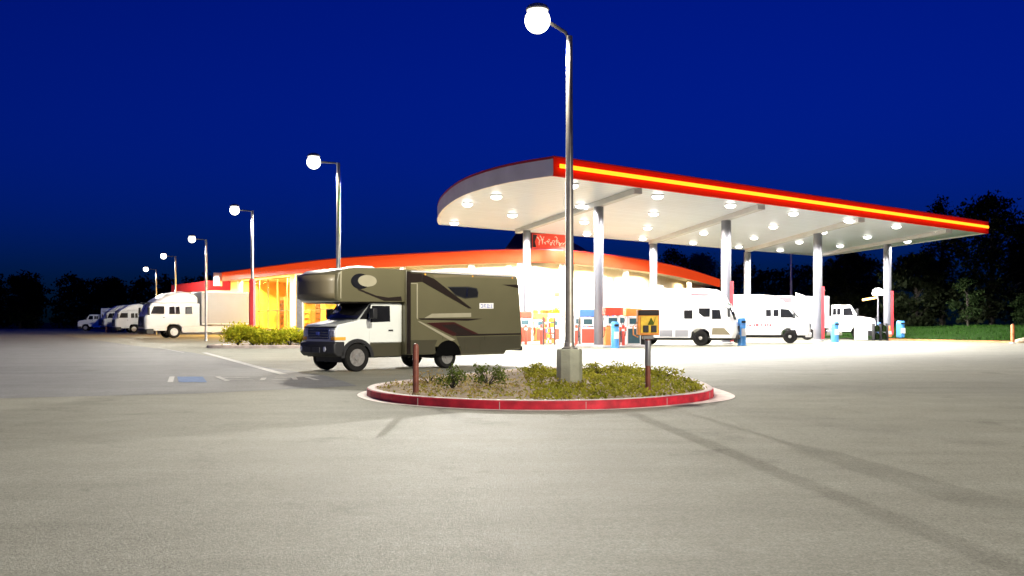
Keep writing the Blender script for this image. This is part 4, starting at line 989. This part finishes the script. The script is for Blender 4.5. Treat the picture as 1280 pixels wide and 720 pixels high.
t = thing('barrier_lamp', 'white dome lamp with a yellow lit bar beside the last canopy column', 'lamp', (36.6, 96, 0))
MB().lathe([(0, 0), (.09, 0), (.07, 4.3), (0, 4.32)], n=10).build('pole', M['col'], t)
MB().lathe([(.5, 4.3), (.58, 4.5), (.5, 4.8), (.3, 5.0), (0, 5.06)], n=18).build('dome', M['white_globe'], t)
MB().bar((-1.55, 0, 3.85), (-.08, 0, 4.1), .16, .22).build('bar', M['yellow_lit'], t)
t = thing('safety_cone', 'tall orange safety cone right of the last canopy column', 'cone', (35.0, 89.0, 0))
MB().lathe([(.3, .05), (.26, .07), (.1, 1.25), (.05, 1.3), (0, 1.3)], n=16).build('cone', M['pump_orange'], t)
MB().box(-.34, .34, -.34, .34, 0, .05).build('base', M['pump_orange'], t, .01)
MB().lathe([(.205, .5), (.212, .5), (.165, .8), (.158, .8)], n=16).build('band', M['trim_white'], t)
t = thing('bollard', 'short orange bollard on the grass edge at the far right', 'bollard', (38.6, 74, 0))
MB().lathe([(0, 0), (.14, 0), (.14, 1.38), (.1, 1.45), (0, 1.47)], n=14).build('post', M['orange_kerb'], t)
MB().lathe([(.22, 0), (.22, .05), (.15, .08)], n=14).build('base_plate', M['canopy_beam'], t)
# boulder at the right edge
bm = bmesh.new(); bmesh.ops.create_icosphere(bm, subdivisions=3, radius=1)
for v in bm.verts:
    k = 1 + .22 * mnoise.noise(v.co * 1.6); v.co = Vector((v.co.x * 1.2 * k, v.co.y * .9 * k, max(-.1, v.co.z * .42 * k)))
me = bpy.data.meshes.new('boulder'); bm.to_mesh(me); bm.free(); me.materials.append(M['stone'])
o = bpy.data.objects.new('boulder', me); COL.objects.link(o); o.location = (40.3, 74.6, .06); tag(o, 'pale sandstone boulder at the far right edge of the paving', 'boulder')
# orange kerb along the grass bank
kl = [Vector(p) for p in ((33.2, 87.2), (36.5, 79.5), (38.5, 75.6), (44, 70.5), (60, 64), (90, 58))]
mb = MB(); a_ = kl; b_ = offset(kl, .18, False)
mb.loft([[(p.x, p.y, -.02), (q.x, q.y, -.02), (q.x, q.y, .14), (p.x, p.y, .14)] for p, q in zip(a_, b_)])
struct(mb.build('kerb', M['orange_kerb'], bevel=.02))
# grass bank
mb = MB(); rings = []
kl2 = [Vector((24, 118)), Vector((30, 96))] + kl
for k, (of, z) in enumerate(((.19, .10), (3, .28), (7, .62), (11, .95), (16, 1.2), (40, 1.32), (120, 1.4))):
    pl = offset(kl2, of, False); rings.append([(p.x, p.y, z + (.08 * math.sin(p.x * .7 + k) if 0 < k < 5 else 0)) for p in pl])
mb.loft(rings, cap=False, closed=False)
bank = struct(mb.build('grass_bank', M['grass']))
gb = MB(); rg = random.Random(8)
def bank_z(of): 
    pr = [(.19, .10), (3, .28), (7, .62), (11, .95), (16, 1.2), (40, 1.32)]
    for (a1, z1_), (a2, z2_) in zip(pr, pr[1:]):
        if a1 <= of <= a2: return z1_ + (z2_ - z1_) * (of - a1) / (a2 - a1)
    return 1.32
for _ in range(9000):
    i = rg.randrange(1, len(kl2) - 2); f_ = rg.random(); of = rg.uniform(.3, 26)
    a1, a2 = kl2[i], kl2[i + 1]; pl = offset(kl2, of, False); p = pl[i] * (1 - f_) + pl[i + 1] * f_
    if p.x > 52: continue
    z = bank_z(of) - .04; h = rg.uniform(.12, .32); an = rg.random() * 6.28; wv = Vector((math.cos(an), math.sin(an))) * .035
    ln = Vector((rg.gauss(0, .06), rg.gauss(0, .06)))
    gb.add([(p.x - wv.x, p.y - wv.y, z), (p.x + wv.x, p.y + wv.y, z), (p.x + ln.x, p.y + ln.y, z + h)], [(0, 1, 2)])
struct(gb.build('grass', M['blade'], smooth=False, fix=False), 'stuff')

# ------------------------------------------------------------------ trees
def tree(label, x, y, z, h, wd, seed, m='leaf_dark', cat='tree', name='tree', group='dark trees behind the station', low=.16, nc=70, per=60, leaf=.42, conic=.0):
    r_ = random.Random(seed); t = thing(name, label, cat, (x, y, z), 0, group)
    tr = MB(); tr.tube([(0, 0, -.3), (.1 * r_.uniform(-1, 1), 0, h * .3), (.3 * r_.uniform(-1, 1), .2, h * .62), (.2, .1, h * .9)], [h * .026, h * .02, h * .012, .04], 9)
    cs = []
    for k in range(nc):
        f = low + (1 - low) * (k + r_.random()) / nc
        prof_ = math.sin(math.pi * min(1, max(.08, (f - low) / (1 - low) * .86 + .12))) ** .6 if not conic else (1 - f) * conic + .12
        a = r_.uniform(0, 6.28); rr = wd / 2 * prof_ * math.sqrt(r_.uniform(.15, 1)) * r_.uniform(.75, 1.12)
        c = Vector((rr * math.cos(a), rr * math.sin(a), h * f * .97)); cs.append(tuple(c))
        if k % 3 == 0: tr.tube([(0, 0, max(h * .1, c.z - rr * .6 - .3)), (c.x * .5, c.y * .5, c.z - rr * .2), tuple(c)], [h * .009, h * .006, .02], 5)
    tr.build('trunk', M['bark'], t)
    MB().leaves(cs, per, (wd * .075, wd * .075, h * .032), leaf, r_).build('crown', M[m], t, smooth=False, fix=False)
    return t
tree('tallest broad dark tree just past the right end of the canopy', 52.5, 105, 1.2, 14.2, 10, 11, nc=100, per=80, leaf=.5, low=.05)
tree('rounded dark tree filling the right side of the frame', 60.5, 110, 1.25, 11.5, 9, 12, nc=90, per=80, leaf=.5, low=.05)
tree('lower dark tree at the extreme right edge of the frame', 66, 118, 1.25, 8.5, 8, 13, nc=90, per=80, leaf=.5, low=.04)
tree('dark bushy tree behind the last canopy column', 45.5, 108, 1.2, 8.0, 8, 14, nc=100, per=80, leaf=.5, low=.04)
tree('low dark tree between the last two canopy columns', 45, 128, 1.2, 9.6, 10, 15, nc=100, per=80, leaf=.5, low=.04)
tree('faintly lit young tree on the grass bank right of the blue bin', 47, 99, 1.2, 5.0, 3.2, 16, m='leaf_mid', nc=40, per=40, leaf=.3)
tree('faintly lit bushy sapling on the grass bank in front of the tallest tree', 52.5, 98, 1.2, 3.2, 3.4, 17, m='leaf_mid', nc=36, per=40, leaf=.28, low=.08)
tree('dark thin topped tree rising right behind the tallest tree', 52, 116, 1.2, 15.3, 5, 18, nc=60, per=60)
for i, (px, d, ytop, wd) in enumerate(((842, 175, 312, 9), (925, 180, 330, 12), (965, 170, 338, 11), (1005, 178, 332, 12), (1050, 172, 336, 11), (1075, 185, 328, 10), (760, 190, 345, 12))):
    lb = ('slender dark tree left of the pale lit tree behind the store', 'dark tree behind the second canopy column', 'broad dark tree left of the slim pale pole', 'dark tree just right of the slim pale pole', 'dark tree over the roof of the truck with red stripe',
          'dark tree seen left of the last canopy column', 'dark tree behind the store roof left of the pale lit tree')[i]
    tree(lb, (px - 640) / 1200 * d, d, 0, 1.6 + (403 - ytop) * d / 1200, wd, 30 + i, nc=60, per=60, leaf=.6)
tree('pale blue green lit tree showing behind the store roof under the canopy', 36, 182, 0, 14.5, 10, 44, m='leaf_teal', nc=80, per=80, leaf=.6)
# far wood at the left, one mass
wd_ = MB(); wt = MB(); r_ = random.Random(77)
for k in range(120):
    x = -190 + k * 1.75 + r_.uniform(-1.5, 1.5); y = r_.uniform(246, 275); h = 12.2 + 1.6 * math.sin(k * .35) + r_.uniform(-1.2, 1.6)
    if x < -125: h += 1.5
    cs = []
    for q in range(26):
        f = r_.random(); pr = math.sin(math.pi * (.1 + .8 * f)) ** .6; a = r_.uniform(0, 6.28); rr = 3.4 * pr * math.sqrt(r_.random())
        cs.append((x + rr * math.cos(a), y + rr * math.sin(a), .6 + (h - .9) * f))
    wd_.leaves(cs, 26, (.7, .7, .55), 1.0, r_)
    wt.tube([(x, y, -.1), (x + .1, y, h * .8)], [.25, .06], 5)
ob = wd_.build('distant_woods', M['leaf_dark'], smooth=False, fix=False); struct(ob, 'stuff')
ob2 = wt.build('distant_tree_trunks', M['bark']); struct(ob2, 'stuff')
# a few evergreens standing out of the wood
tree('faintly green evergreen at the left end of the far wood', -123, 240, 0, 13.5, 9, 81, m='leaf_mid', group='trees at the edge of the far wood', nc=80, per=50, leaf=.7)
tree('faintly green evergreen in the far wood above the farthest truck', -100, 240, 0, 12.5, 8, 82, m='leaf_mid', group='trees at the edge of the far wood', nc=80, per=50, leaf=.7)

# ------------------------------------------------------------------ render settings
scene.view_settings.view_transform = 'Standard'; scene.view_settings.look = 'None'
scene.view_settings.exposure = 0; scene.view_settings.gamma = 1
scene.cycles.use_denoising = True
scene.cycles.max_bounces = 6; scene.cycles.transparent_max_bounces = 12
scene.cycles.sample_clamp_indirect = 4
scene.cycles.use_light_tree = True
scene.cycles.caustics_reflective = False; scene.cycles.caustics_refractive = False
